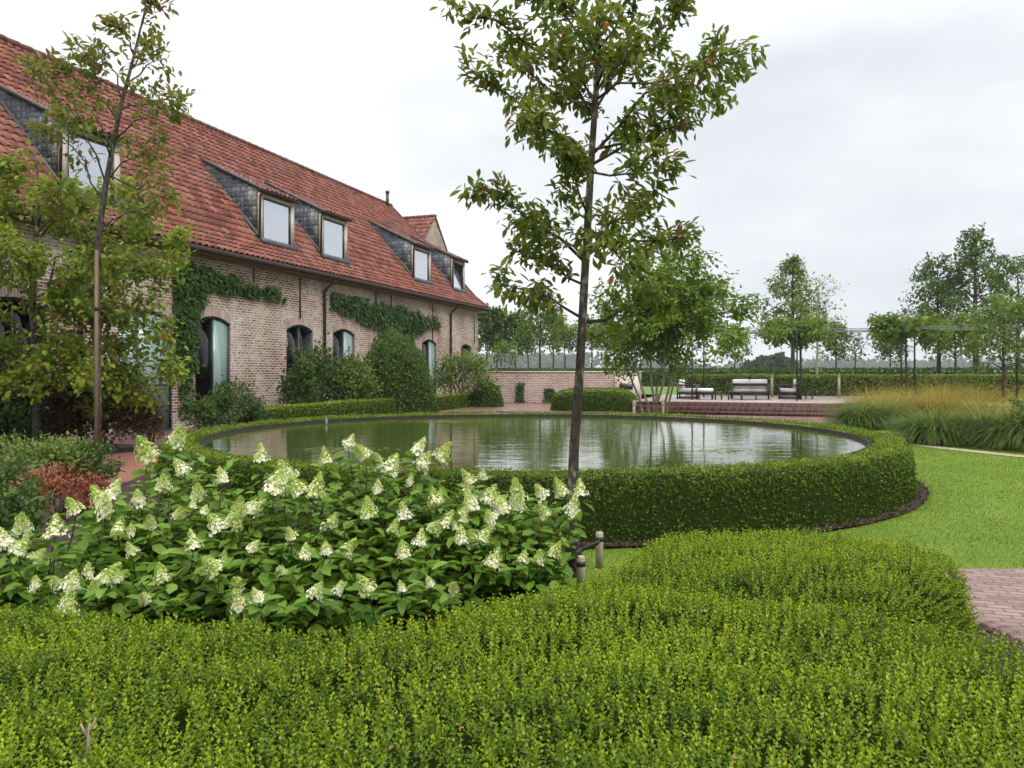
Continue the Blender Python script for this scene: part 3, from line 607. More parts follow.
pantiles('roof', M['tile'], barn, Pmain, NC, 27, upv)
roof = barn.children[-1]
roof = [c for c in barn.children if c.name.startswith('roof')][0]
mb = MB()
mb.add([G(ES, RID[0], RID[1] - .02), G(EE - 1.75, RID[0], RID[1] - .02), G(EE, -25.07, EZ), G(ES, -25.07, EZ)], [(0, 1, 2, 3)])
mb.add([G(EE, -14.95, EZ - .0), G(EE, -25.07, EZ), G(EE - 1.75, RID[0], RID[1] - .02)], [(0, 1, 2)])
mb.build('rear_slope', M['tile'], barn)
mb = MB()
for k in range(92):     # ridge tiles
    s = ES + .4 * k; 
    if s > EE - 1.9: break
    mb.tube([G(s, RID[0], RID[1] + .02), G(s + .40, RID[0], RID[1] + .035)], [.105, .115], 8)
mb.build('ridge_tiles', M['tile'], barn)
mb = MB(); vp = [G(EE - 1.75 * t + .02, *roof_rz(t)) for t in np.linspace(0, 1, 9)]
mb.tube([(x, y, z + .03) for x, y, z in vp], .07, 6); mb.build('verge_tiles', M['tile'], barn)
mb = MB(); mb.gbox(S0 - .2, EE - .1, RW - .2, -14.97, 4.86, 4.94); mb.gbox(S0 - .1, S1 + .03, RW + .0, RW + .06, 4.78, 4.857); mb.build('soffit', M['soffit'], barn)
mb = MB()
gp = [(-14.97, 5.02), (-14.97, 4.90), (-14.93, 4.865), (-14.84, 4.865), (-14.80, 4.90), (-14.80, 5.02), (-14.82, 5.02), (-14.83, 4.91), (-14.86, 4.885), (-14.92, 4.885), (-14.95, 4.91), (-14.95, 5.02)]
n = len(gp); mb.add([G(ES, r, z) for r, z in gp] + [G(EE, r, z) for r, z in gp], [(i, (i + 1) % n, n + (i + 1) % n, n + i) for i in range(n)] + [tuple(range(n)), tuple(range(2 * n - 1, n - 1, -1))])
mb.build('gutter', M['brown_metal'], barn)
for s in (13.6, 23.78, 35.05):
    mb = MB(); mb.tube([G(s + .12, -14.885, 4.88), G(s + .1, -14.93, 4.74), G(s + .02, -15.15, 4.56), G(s, RW + .075, 4.42), G(s, RW + .075, .1)], .05, 10)
    for z in (4.0, 2.6, 1.2): mb.tube([G(s, RW + .075, z - .03), G(s, RW + .075, z + .03)], .062, 10)
    mb.build('downpipe', M['brown_metal'], barn, True)
for s, za, zb in ((16.58, 4.35, 4.84), (19.9, 4.35, 4.84), (22.36, 3.38, 4.84), (27.6, 4.2, 4.84), (28.9, 4.3, 4.8), (33.0, 3.0, 4.76), (38.3, 3.05, 4.6)):
    MB().gbox(s - .025, s + .025, RW + .006, RW + .04, za, zb).build('wall_anchor', M['black'], barn)
mb = MB(); fp = G(37.1, -19.85, 10.4); mb.tube([fp, (fp[0], fp[1], 11.2)], .085, 12); mb.tube([(fp[0], fp[1], 11.2), (fp[0], fp[1], 11.32)], .11, 12); mb.build('flue', M['black'], barn)
# dormers
RD = -15.78
def roof_z(r): return EZ + (-14.93 - r) * (RID[1] - EZ) / (-14.93 - RID[0]) - .0
def dormer(s0, s1, tilt=False):
    zb, zt, zr = roof_z(RD) - .13, 7.42, 7.50; ra = -18.2; za = roof_z(ra) + .05
    mb = MB()
    for s, inn in ((s0, .06), (s1, -.06)):     # slate cheeks
        A, Bq, D = (RD + .0, zb - .1), (RD + .0, zr), (ra, za); mid = [(RD, zb - .3), (RD, zr - .02), (ra, za - .04), (ra - .05, za - .35)]
        mb.add([G(s, r, z) for r, z in mid] + [G(s + inn, r, z) for r, z in mid], [(0, 1, 2, 3), (7, 6, 5, 4), (0, 4, 5, 1), (1, 5, 6, 2), (2, 6, 7, 3), (3, 7, 4, 0)], [(r, z) for r, z in mid] * 2)
    d = mb.build('dormer', M['slate'], barn)
    # lead edge and little tiled roof
    mb = MB()
    for s in (s0, s1): MB().hexa([G(s - .05, ra, za - .05), G(s - .05, RD + .1, zr - .06), G(s + .05, RD + .1, zr - .06), G(s + .05, ra, za - .05), G(s - .05, ra, za + .04), G(s - .05, RD + .1, zr + .03), G(s + .05, RD + .1, zr + .03), G(s + .05, ra, za + .04)]).build('edge_flashing', M['lead'], d)
    for s in (s0, s1):
        zf = lambda q: roof_z(q) - (.13 if q > -16.2 else .0)
        MB().hexa([G(s - .05, RD + .12, zf(RD) - .12), G(s + .05, RD + .12, zf(RD) - .12), G(s + .05, ra, za - .12), G(s - .05, ra, za - .12), G(s - .05, RD + .12, zf(RD) + .03), G(s + .05, RD + .12, zf(RD) + .03), G(s + .05, ra, za + .03), G(s - .05, ra, za + .03)]).build('side_flashing', M['lead'], d)
    mb = MB(); mb.gbox(s0 - .04, s1 + .04, RD + .014, RD + .16, zb - .16, zb + .035)
    mb.build('lead_flashing', M['lead'], d)
    nc = int(round((s1 - s0 + .16) / .245))
    du = np.array([VX * .4, VY * .4, .917])
    pantiles('dormer_roof', M['tile'], d, lambda a, t: G(s0 + .055 + (s1 - s0 - .02) * a / nc, RD + .20 + (ra - RD - .20) * t, zr - .05 + (za - zr - .02) * t), nc, 7, du, seed=int(s0 * 7))
    MB().gbox(s0 - .1, s1 + .1, RD + .08, RD + .19, zr - .12, zr - .01).build('dormer_gutter', M['brown_metal'], d)
    mb = MB(); mb.tube([G(s0 + .02, RD + .13, zr - .1), G(s0 - .04, RD + .06, zr - .24), G(s0 - .05, RD + .04, zb + .05)], .035, 8); mb.build('dormer_downpipe', M['brown_metal'], d)
    mb = MB(); w = .17
    mb.gbox(s0 - .01, s0 + w, RD - .06, RD + .012, zb - .1, zr - .121); mb.gbox(s1 - w, s1 + .01, RD - .06, RD + .012, zb - .1, zr - .121); mb.gbox(s0 + w, s1 - w, RD - .06, RD + .012, zt - .16, zr - .121)
    mb.gbox(s0 + w, s1 - w, RD - .06, RD + .012, zb - .1, zb)
    mb.build('window_surround', M['cream'], d)
    mb = MB(); a, b, c, e = s0 + w + .003, s1 - w - .003, zb + .003, zt - .163; f = .055
    mb.gbox(a, a + f, RD - .07, RD - .01, c, e); mb.gbox(b - f, b, RD - .07, RD - .01, c, e); mb.gbox(a + f, b - f, RD - .07, RD - .01, c, c + f); mb.gbox(a + f, b - f, RD - .07, RD - .01, e - f, e)
    mb.build('window_frame', M['black'], d)
    mb = MB(); k = .45 if tilt else 0.
    P = [(a + f, RD - .04, c + f), (b - f, RD - .04 - k * .9, c + f), (b - f, RD - .04 - k * .9, e - f), (a + f, RD - .04, e - f)] if not tilt else [(a + f, RD - .04, c + f), (b - f, RD - .04, c + f), (b - f, RD - .34, e - f), (a + f, RD - .34, e - f)]
    mb.add([G(*p) for p in P], [(0, 1, 2, 3)]); mb.build('window_pane', M['dormer_glass'], d)
    mb = MB(); mb.add([G(a + .02, RD - .5, c), G(b - .02, RD - .5, c), G(b - .02, RD - .5, e), G(a + .02, RD - .5, e)], [(0, 1, 2, 3)]); mb.build('pane_backing', M['interior'], d)  # dark sheet stands in for the unlit room behind the pane
for s0, s1, tl in ((6.2, 8.0, 0), (13.55, 15.25, 0), (20.85, 22.72, 0), (24.38, 26.2, 0), (31.95, 33.85, 0), (36.5, 38.15, 1)): dormer(s0, s1, tl)
# cross wing behind the far end
wg = thing('rear_wing', 'brick gable of a rear wing rising behind the far end of the barn roof', 'building wing', (*G(41.6, -19)[:2], 0))
mb = MB(); sc, hw = 41.35, 2.3; RA, RB = -19.0, -27.0; ZA, ZE = 10.6, 8.3
mb.add([G(sc - hw, RA, 0), G(sc + hw, RA, 0), G(sc + hw, RA, ZE), G(sc, RA, ZA), G(sc - hw, RA, ZE)], [(0, 1, 2, 3, 4)], [(0, 0), (2 * hw, 0), (2 * hw, ZE), (hw, ZA), (0, ZE)])
for s in (sc - hw, sc + hw): mb.add([G(s, RA, 0), G(s, RB, 0), G(s, RB, ZE), G(s, RA, ZE)], [(0, 1, 2, 3)], [(0, 0), (8, 0), (8, ZE), (0, ZE)])
mb.build('wall', M['brick'], wg)
for sg in (1, -1):
    upw = np.array([UX * sg * .707, UY * sg * .707, .707])
    pantiles('roof', M['tile'], wg, lambda a, t: G(sc + sg * (hw + .15) * (1 - t), RA + .08 - a * .24, ZE - .15 + (ZA + .1 - ZE + .15) * t), 32, 9, upw, seed=4)
mb = MB()
for k in range(20): mb.tube([G(sc, RA + .08 - .4 * k, ZA + .12), G(sc, RA + .08 - .4 * k - .4, ZA + .13)], [.1, .11], 8)
mb.build('ridge_tiles', M['tile'], wg)

# ------------------------------------------------------------------ garden wall
gw = thing('garden_wall', 'low brick garden wall with white mortar behind the pond', 'garden wall', (*G(36.5, -10)[:2], 0))
mb = MB(); s, r0, r1, h = 36.5, -15.2, -6.1, 1.53
P = [G(s, r0), G(s, r1), G(s + .35, r1), G(s + .35, r0)]
mb.add([G(s, r0, 0), G(s, r1, 0), G(s, r1, h), G(s, r0, h)], [(0, 1, 2, 3)], [(r0, 0), (r1, 0), (r1, h), (r0, h)])
mb.add([G(s, r1, 0), G(s + .35, r1, 0), G(s + .35, r1, h), G(s, r1, h)], [(0, 1, 2, 3)], [(0, 0), (.35, 0), (.35, h), (0, h)])
mb.add([G(s + .35, r0, 0), G(s + .35, r1, 0), G(s + .35, r1, h), G(s + .35, r0, h)], [(3, 2, 1, 0)], [(r0, 0), (r1, 0), (r1, h), (r0, h)])
mb.add([G(s, r0, h), G(s, r1, h), G(s + .35, r1, h), G(s + .35, r0, h)], [(0, 1, 2, 3)], [(r0, 0), (r1, 0), (r1, .35), (r0, .35)])
mb.build('wall', M['brick_garden'], gw)
MB().gbox(s - .03, s + .38, r0, r1 + .03, h + .003, h + .06).build('coping', M['brick_garden'], gw)
mb = MB(); mb.gbox(s - .25, s - .003, r1 - 1.15, r1 + .0, .02, 1.36); mb.build('pier', M['brick'], gw)
mb = MB(); mb.gbox(s - .262, s - .253, r1 - .95, r1 - .3, .72, 1.0); mb.build('fireplace_opening', M['black'], gw)  # flat dark plate stands in for the shaded hollow of a fireplace opening

# ------------------------------------------------------------------ pergola, furniture
pg = thing('pergola', 'thin dark metal pergola with wire roof standing on the terrace', 'pergola', (*G(33, 1)[:2], .45))
for r in (-3.2, .77, 4.4, 8.1): MB().gbox(31.67, 31.73, r - .03, r + .03, .451, 3.2).build('post', M['black'], pg)
for r in (-3.0, 1.0, 5.3, 9.2): MB().gbox(34.67, 34.73, r - .03, r + .03, .451, 3.2).build('post', M['black'], pg)
for s, z in ((31.7, 3.22), (32.45, 3.2), (33.2, 3.2), (33.95, 3.2), (34.7, 3.22)):
    mb = MB(); mb.tube([G(s, -4.4, z), G(s, 2, z - .015), G(s, 10, z)], .015, 6); mb.build('roof_rod', M['steel'], pg)
for r in (-3.1, .9, 4.85, 8.6): MB().gbox(31.3, 35.1, r - .03, r + .03, 3.23, 3.29).build('cross_beam', M['black'], pg)
mb = MB(); mb.tube([G(31.7, -3.2, 1.02), G(31.2, -4.6, 1.5)], .03, 6); mb.build('brace', M['black'], pg)
GA = math.atan2(UY, UX) - math.pi / 2
def seat_set(px, Y, wide, face, name, label, cat, scale=1.0):
    p = at(px, 0, Y); o = thing(name, label, cat, (p[0], p[1], .453))
    D = .82; ca, sa = math.cos(face), math.sin(face)
    def L(x, y): return (p[0] + x * ca - y * sa, p[1] + x * sa + y * ca)
    def bx(nm, x, y, z, dx, dy, dz, mat, bev=0.):
        q = L(x, y); return MB().box((q[0], q[1], .453 + z), (dx, dy, dz), face, bev).build(nm, M[mat], o)
    h = wide / 2
    for sx in (-1, 1):
        f = MB()
        for y in (-D / 2 + .03, D / 2 - .03): q = L(sx * (h - .03), y); f.box((q[0], q[1], .453 + .30), (.06, .06, .60), face)
        for z in (.57, .06): q = L(sx * (h - .03), 0); f.box((q[0], q[1], .453 + z), (.058, D - .12, .06), face)
        q = L(sx * (h - .03), 0); f.box((q[0], q[1], .453 + .34), (.03, D - .12, .4), face) if wide > 1 else None; f.build('arm_frame', M['black'], o)
    f = MB(); q = L(0, 0); f.box((q[0], q[1], .453 + .24), (wide - .12, D - .02, .07), face); q = L(0, D / 2 - .03); f.box((q[0], q[1], .453 + .60), (wide - .12, .05, .10), face); f.build('seat_frame', M['black'], o)
    k = max(1, int(round(wide / .8)))
    for i in range(k):
        w = (wide - .14) / k; x = -h + .07 + w * (i + .5)
        bx('seat_cushion', x, -.03, .355, w - .01, D - .14, .15, 'cushion', .035)
        bx('back_cushion', x, D / 2 - .16, .62, w - .01, .16, .38, 'cushion', .04)
    return o
seat_set(688, 31.6, .85, GA + R(90), 'lounge_chair', 'dark framed lounge chair with pale cushions at the left end of the terrace', 'armchair')
seat_set(750, 31.6, 1.5, GA + R(180), 'sofa', 'wide dark framed sofa with pale cushions in the middle of the terrace', 'sofa')
seat_set(789, 31.6, .85, GA - R(90), 'lounge_chair', 'dark framed lounge chair with pale cushions beside the double pergola post', 'armchair')
def table(px, Y, w, d, h, label, cat='table', pad=False):
    p = at(px, 0, Y); o = thing('side_table' if not pad else 'footstool', label, cat, (p[0], p[1], .453)); ca, sa = math.cos(GA), math.sin(GA)
    for sx in (-1, 1):
        for sy in (-1, 1):
            x, y = sx * (w / 2 - .03), sy * (d / 2 - .03); MB().box((p[0] + x * ca - y * sa, p[1] + x * sa + y * ca, .453 + h / 2 - .02), (.04, .04, h - .04), GA).build('leg', M['black'], o)
    MB().box((p[0], p[1], .453 + h - .02), (w, d, .045), GA, .006).build('tabletop', M['black'], o)
    if pad: MB().box((p[0], p[1], .453 + h + .073), (w, d, .14), GA, .03).build('cushion', M['cushion'], o)
table(705.5, 31.2, .6, .6, .3, 'low dark framed footstool with pale cushion beside the left lounge chair', 'footstool', True)
table(718.5, 30.8, .3, .3, .32, 'small dark side table between the footstool and the sofa')
table(735, 30.6, .55, .45, .33, 'low dark coffee table in front of the left end of the sofa')
table(749, 30.6, .6, .45, .34, 'low dark coffee table in front of the middle of the sofa')
table(809, 31.3, .3, .3, .34, 'small dark side table right of the double pergola post')
for px in (772, 839):
    p = at(px, 0, 33.8); mb = MB(); mb.tube([(p[0], p[1], .45), (p[0], p[1], 1.33)], .06, 8); mb.tube([(p[0], p[1], 1.33), (p[0], p[1], 1.4)], [.075, .05], 8)
    tag(mb.build('wooden_post', M['stakewood']), {772: 'pale wooden post between sofa and right lounge chair before the hedge', 839: 'pale wooden post in front of the far hedge right of the furniture'}[px], 'post')

# ------------------------------------------------------------------ hedges
# foreground hedge
PB = np.array([(-4.2, 3.6), (-2.3, 3.45), (-1.3, 3.18), (-.8, 3.10), (-.45, 3.22), (-.22, 3.42), (0, 3.55), (.2, 3.7), (.42, 3.95), (.56, 4.25), (.70, 4.6), (.88, 4.86), (1.15, 5.0), (1.8, 5.02), (2.15, 4.88), (2.42, 4.62), (2.56, 4.35), (2.46, 4.08), (2.2, 3.82), (1.8, 3.5), (1.45, 3.32), (1.72, 3.14), (2.0, 2.84), (2.6, 2.45), (4.2, 2.0), (4.2, .85), (-4.2, .85)])
def poly_sd(X, Y, P):
    d = np.full(X.shape, 1e9); ins = np.zeros(X.shape, bool)
    for i in range(len(P)):
        a, b = P[i], P[(i + 1) % len(P)]; ex, ey = b - a; wx, wy = X - a[0], Y - a[1]
        t = np.clip((wx * ex + wy * ey) / (ex * ex + ey * ey), 0, 1); d = np.minimum(d, np.hypot(wx - ex * t, wy - ey * t))
        c = ((a[1] > Y) != (b[1] > Y)) & (X < ex * (Y - a[1]) / (ey if ey else 1e-9) + a[0]); ins ^= c
    return np.where(ins, d, -d)
def front_hf(X, Y):
    e = poly_sd(X, Y, PB); t = np.clip(e / .20, 0, 1)
    q = np.stack([X, Y], -1) - np.array([1.45, 3.34]); ax = np.array([-.98, .18]); al = q @ ax; ac = np.abs(q @ np.array([.18, .98]))
    valley = .13 * np.exp(-(ac / .13) ** 2) * np.clip(1 - al / 1.1, 0, 1) * (al > -.3)
    H = .585 + .022 * lump(X, Y, 1.5, 11) + .028 * lump(X, Y, 5.0, 5) + .010 * lump(X, Y, 12.0, 6) - .02 * np.clip(Y - 3.8, 0, 1) - valley + .03 * np.exp(-((X - .75) ** 2 / .5 + (Y - 3.2) ** 2 / .05))
    return np.where(e > 0, H * (1 - (1 - t) ** 2.6) ** (1 / 2.6), 0)
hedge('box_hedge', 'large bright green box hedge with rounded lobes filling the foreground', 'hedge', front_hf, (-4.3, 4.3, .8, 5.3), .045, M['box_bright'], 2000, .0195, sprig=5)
mb = MB(); p = at(88, 748, 2.05)
mb.tube([(p[0] - .01, p[1], .5), (p[0], p[1], .6), (p[0] + .005, p[1], .66)], [.006, .005, .004], 6); mb.tube([(p[0], p[1], .62), (p[0] - .02, p[1], .66)], [.004, .003], 5); mb.tube([(p[0] + .003, p[1], .63), (p[0] + .02, p[1], .675)], [.004, .003], 5)
tag(mb.build('pruned_twig', M['bark_pale']), 'bare pale brown twig poking out of the front hedge at lower left', 'twig')
def ring_hf(X, Y):
    rr = np.hypot(X - PC[0], Y - PC[1]); e = np.minimum(rr - 5.02, 5.56 - rr + .03 * lump(X, Y, 2.2, 9)); t = np.clip(e / .13, 0, 1); a = np.arctan2(Y - PC[1], X - PC[0])
    return np.where(e > 0, (.64 + .022 * lump(a * 5, rr, 2, 4) + .012 * lump(a * 9, rr * 3, 3, 5)) * (1 - (1 - t) ** 2.6) ** (1 / 2.6), 0)
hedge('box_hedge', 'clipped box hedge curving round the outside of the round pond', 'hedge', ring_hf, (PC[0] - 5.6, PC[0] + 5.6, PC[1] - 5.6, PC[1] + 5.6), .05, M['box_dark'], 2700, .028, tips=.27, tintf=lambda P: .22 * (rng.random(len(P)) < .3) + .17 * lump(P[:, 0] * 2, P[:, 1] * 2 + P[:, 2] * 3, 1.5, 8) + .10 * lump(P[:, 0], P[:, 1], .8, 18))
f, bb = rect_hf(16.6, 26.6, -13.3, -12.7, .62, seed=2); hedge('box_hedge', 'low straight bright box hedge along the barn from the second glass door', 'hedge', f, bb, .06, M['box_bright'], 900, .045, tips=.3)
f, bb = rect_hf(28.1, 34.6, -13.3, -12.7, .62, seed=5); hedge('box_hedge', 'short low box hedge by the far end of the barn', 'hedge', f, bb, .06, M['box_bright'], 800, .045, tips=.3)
p = at(595, 0, 30.8); f, bb = mound_hf(p[0], p[1], 1.72, .85, .90, 3.6, 4, .035, -R(19)); hedge('clipped_bush', 'wide clipped dark green bush in front of the garden wall', 'bush', f, bb, .07, M['box_dark'], 900, .06, tips=.3)
p = at(394, 0, 28.3); f, bb = mound_hf(p[0], p[1], 1.35, 1.15, 3.0, 2.1, 8, .10); hedge('domed_bush', 'tall domed evergreen bush under the ivy on the barn wall', 'bush', f, bb, .08, M['hornbeam'], 800, .095, tips=.2, jit=.12)
p = at(487, 0, 34.3); f, bb = mound_hf(p[0], p[1], .7, .65, 1.05, 2.4, 9, .06); hedge('clipped_bush', 'small round clipped bush at the far barn corner beside the garden wall', 'bush', f, bb, .08, M['box_dark'], 700, .07)
p = at(424, 0, 28.2); f, bb = mound_hf(p[0], p[1], .5, .5, .95, 2.3, 10, .05); hedge('clipped_bush', 'small cone shaped bush between the two low hedges by the barn', 'bush', f, bb, .07, M['box_dark'], 900, .06)
f, bb = rect_hf(38.4, 39.2, -4.2, 24, .95, .12, 6); hedge('beech_hedge', 'waist high beech hedge running behind the terrace furniture', 'hedge', f, bb, .12, M['lime'], 330, .10, z0=.44, tips=.25)
f, bb = rect_hf(58, 59.2, -22, 60, 1.24, .15, 7); hedge('dark_hedge', 'long dark hedge across the far lawn behind the beech hedge', 'hedge', f, bb, .25, M['hornbeam'], 130, .20, z0=.44, tips=-.1)
f, bb = rect_hf(37.2, 37.9, -15, -6.4, 1.24, .12, 8); hedge('wall_top_hedge', 'thin hedge showing just above the garden wall', 'hedge', f, bb, .1, M['shrub'], 350, .08, z0=.44)

# ------------------------------------------------------------------ ivy on the barn and on the garden wall
def ivy(name, label, polys, n, leaf, seed, r=RW, group=None, axis='s', thick=.13, s_at=36.5, mat='ivy'):
    rs = np.random.default_rng(seed); Ps = []
    tot = sum(max(1e-3, w) for *_, w in polys)
    for (pts, w) in polys:
        pts = np.array(pts); lo, hi = pts.min(0), pts.max(0); m = int(n * w / tot); got = 0
        while got < m:
            q = lo + (hi - lo) * rs.random((m * 2, 2)); sd_ = poly_sd(q[:, 0], q[:, 1], pts) + .17 * lump(q[:, 0], q[:, 1], 3.0, seed) + .10 * lump(q[:, 0], q[:, 1], 9.0, seed) + .07 * rs.normal(size=len(q))
            k = sd_ > -.02; q = q[k]; sd2 = sd_[k]; Ps.append(np.concatenate([q, np.clip(sd2, 0, .4)[:, None]], 1)[:m - got]); got += len(Ps[-1])
    q = np.concatenate(Ps); n = len(q); dep = .03 + rs.random(n) ** 1.2 * (thick * .45 + thick * 1.7 * q[:, 2]) + .05 * (lump(q[:, 0], q[:, 1], 4, seed + 2) > .2)
    if axis == 's': P = np.stack([UX * q[:, 0] + VX * (r + dep), UY * q[:, 0] + VY * (r + dep), q[:, 1]], 1); outw = np.array([VX, VY, 0])
    else: P = np.stack([UX * (s_at - dep) + VX * q[:, 0], UY * (s_at - dep) + VY * q[:, 0], q[:, 1]], 1); outw = np.array([-UX, -UY, 0])
    c = P.mean(0); c[2] = 0 if P[:, 2].min() < 1 else P[:, 2].min(); o = thing(name, label, 'ivy', c, group)
    d = rdir(n) * .6 + np.array([0, 0, -.8]) + outw * .35; l = leaf * (.6 + .7 * rng.random(n)); tt = rng.random(n) * .6 + .25 * rng.random(n) ** 3 + .1 * lump(q[:, 0], q[:, 1], 2, seed)
    leaf_obj('foliage', [leaves(P, d, outw + np.array([0, 0, .5]) + rdir(n) * .35, l, l * .85, 'star', tt, .15, .1)], M[mat], o)
    mb = MB()
    for k in range(5):
        a = P[rs.integers(0, n)]; dd = np.linalg.norm(P[:, :2] - a[:2], axis=1); b = P[rs.choice(np.where(dd < .5)[0])]; t = np.linspace(0, 1, 6)[:, None]; w_ = a + (b - a) * t
        if axis == 's': sv = w_ @ np.array([UX, UY, 0]); w_ = np.stack([UX * sv + VX * (r + .03), UY * sv + VY * (r + .03), w_[:, 2]], 1)
        mb.tube(w_, np.linspace(.014, .005, 6), 5, False)
    mb.build('stem', M['bark_dark'], o); return o
ivy('ivy', 'dark ivy column beside the second glass door with an arm under the eaves', [([(16.58, 1.75), (17.36, 1.6), (17.42, 3.3), (17.8, 3.75), (18.0, 4.4), (17.2, 4.62), (16.5, 4.6)], 2.6), ([(17.8, 3.85), (19.0, 3.95), (19.6, 3.98), (20.6, 3.86), (21.4, 3.88), (21.5, 4.0), (20.9, 4.2), (19.9, 4.2), (19.0, 4.34), (17.9, 4.5)], 1.1), ([(16.7, .3), (17.3, .5), (17.3, 1.8), (16.7, 1.7)], .25)], 5200, .095, 2)
ivy('ivy', 'broad dark ivy spreading under the eaves above the domed bush', [([(24.2, 3.95), (26.2, 3.6), (28.0, 3.3), (28.6, 2.0), (30.6, 2.0), (30.9, 3.2), (32.2, 3.55), (33.7, 3.72), (33.8, 4.0), (31.5, 4.2), (29.3, 4.35), (27.5, 4.3), (25.5, 4.5), (24.2, 4.45)], 1)], 5600, .11, 5)
for k, (px, ya, yb, lab) in enumerate(((495, 385, 402, 'small climber on the garden wall nearest the barn'), (520, 382, 402.5, 'tall thin climber in the middle of the three on the garden wall'), (547.5, 388, 403.5, 'leaning climber on the garden wall beside the clipped bush'))):
    kx = (px - 512) / F; Yw = 36.5 / (UX * kx + UY); rr = Yw * (kx * VX + VY); zt, zb = EYE - (ya - HY) / F * Yw, .05
    dx = .18 if k == 2 else 0
    ivy('wall_climber', lab, [([(rr - .2, zb), (rr + .2, zb), (rr + .24 + dx, zt), (rr - .2 + dx, zt)], 1)], 330, .10, 20 + k, axis='r', group='climbers on the garden wall', thick=.06, mat='shrub')

# ------------------------------------------------------------------ shrubs along the barn
def sh(px, Y, wpx, top, n, leaf, mat, label, seed, z=0., name='shrub', cat='shrub', tint=0., dy=.8, **k):
    p = at(px, top, Y); rx = wpx / 2 / F * Y
    return shrub(name, label, cat, (p[0], Y, z), rx, rx * dy, p[2] - z, n, leaf, M and mat, None, seed, tint=tint, **k)
sh(232, 19.6, 58, 386, 5000, .07, 'shrub', 'rounded olive green shrub before the second glass door', 31)
sh(204, 18.6, 30, 400, 900, .07, 'shrub', 'small dark shrub at the foot of the ivy column', 32)
sh(314, 26.0, 60, 350, 4600, .12, 'shrub', 'tall loose shrub covering the third barn opening', 33)
sh(300, 24.0, 36, 362, 2000, .11, 'shrub', 'lower dark shrub left of the tall loose shrub by the barn', 43)
sh(352, 26.4, 46, 358, 2800, .13, 'shrub_pale', 'pale leaved shrub before the fourth barn opening', 34)
sh(462, 34.0, 62, 356, 3800, .13, 'shrub_pale', 'light green leafy shrub under the small barn window', 35)
sh(105, 15.4, 100, 366, 8000, .095, 'shrub_red', 'large bronze and green shrub left of the frosted glass doors', 36, dy=.55)
sh(24, 15.6, 100, 385, 6000, .10, 'shrub', 'dark green shrub below the spreading tree at far left', 37)
sh(150, 15.6, 22, 395, 600, .07, 'shrub_red', 'narrow bronze shrub touching the frosted glass door', 38)
sh(42, 10.2, 96, 436, 2600, .06, 'shrub_pale', 'low spreading green shrub beside the red gravel path', 39)
sh(92, 10.6, 46, 446, 1200, .055, 'shrub', 'small green shrub next to the staked young tree', 40)
sh(58, 8.2, 62, 470, 1500, .04, 'barberry', 'low red barberry behind the white hydrangeas', 41)
sh(92, 7.6, 34, 478, 800, .04, 'barberry', 'smaller dark red barberry at the edge of the gravel', 45)
sh(10, 7.0, 60, 462, 1400, .055, 'shrub', 'green shrub behind the leftmost hydrangea', 42)
sh(10, 6.0, 50, 494, 900, .055, 'shrub', 'low dark shrub at the left edge above the hydrangea', 44)

# ------------------------------------------------------------------ hydrangeas with panicles
HEADS = [(143,446,31),(179,433,25),(179,465,22),(72,505,18),(22,520,27),(3,536,24),(22,545,20),(56,524,26),(105,502,27),(120,525,24),(97,494,26),(116,486,22),(69,599,29),(73,578,24),(114,571,26),(161,571,22),(192,539,20),(209,564,22),(237,598,22),(256,594,15),(236,582,17),(290,533,13),(198,489,20),(214,521,23),(237,517,23),(261,451,21),(221,474,16),(240,503,22),(259,505,22),(278,479,28),(295,484,24),(163,481,18),(138,496,20),(143,597,15),
 (351,440,18),(361,450,20),(325,455,18),(421,445,22),(446,450,24),(426,459,24),(393,463,26),(376,458,20),(318,483,28),(283,468,24),(368,505,24),(333,520,19),(378,485,14),(290,533,13),(305,551,17),(326,548,14),(351,545,22),(403,548,17),(421,536,20),(434,495,22),(449,518,18),(469,498,24),(466,476,20),(491,493,25),(499,503,24),(516,487,26),(519,500,20),(539,490,20),(559,486,22),(580,486,20),(574,503,22),(542,510,16),(496,556,23),(461,533,22),(471,536,18),(486,533,18),(489,516,18),(557,548,20),(318,589,18),(340,586,14),(363,583,22),(401,586,12),(429,581,13),(454,586,13),(524,556,14),(403,510,18),(436,526,16),(150,520,17),(180,512,16),(40,555,16),(130,548,15),(255,545,15),(395,525,15)]
_hr = np.random.default_rng(77)
for _k in range(20):
    _x = 15 + 560 * _hr.random(); HEADS.append((_x, 462 + 105 * _hr.random() + (45 if _x < 130 else 0) * _hr.random() + (10 if 200 < _x < 320 else (30 if _x < 130 else 0)) + max(0, _x - 420) * .12, 9 + 7 * _hr.random()))
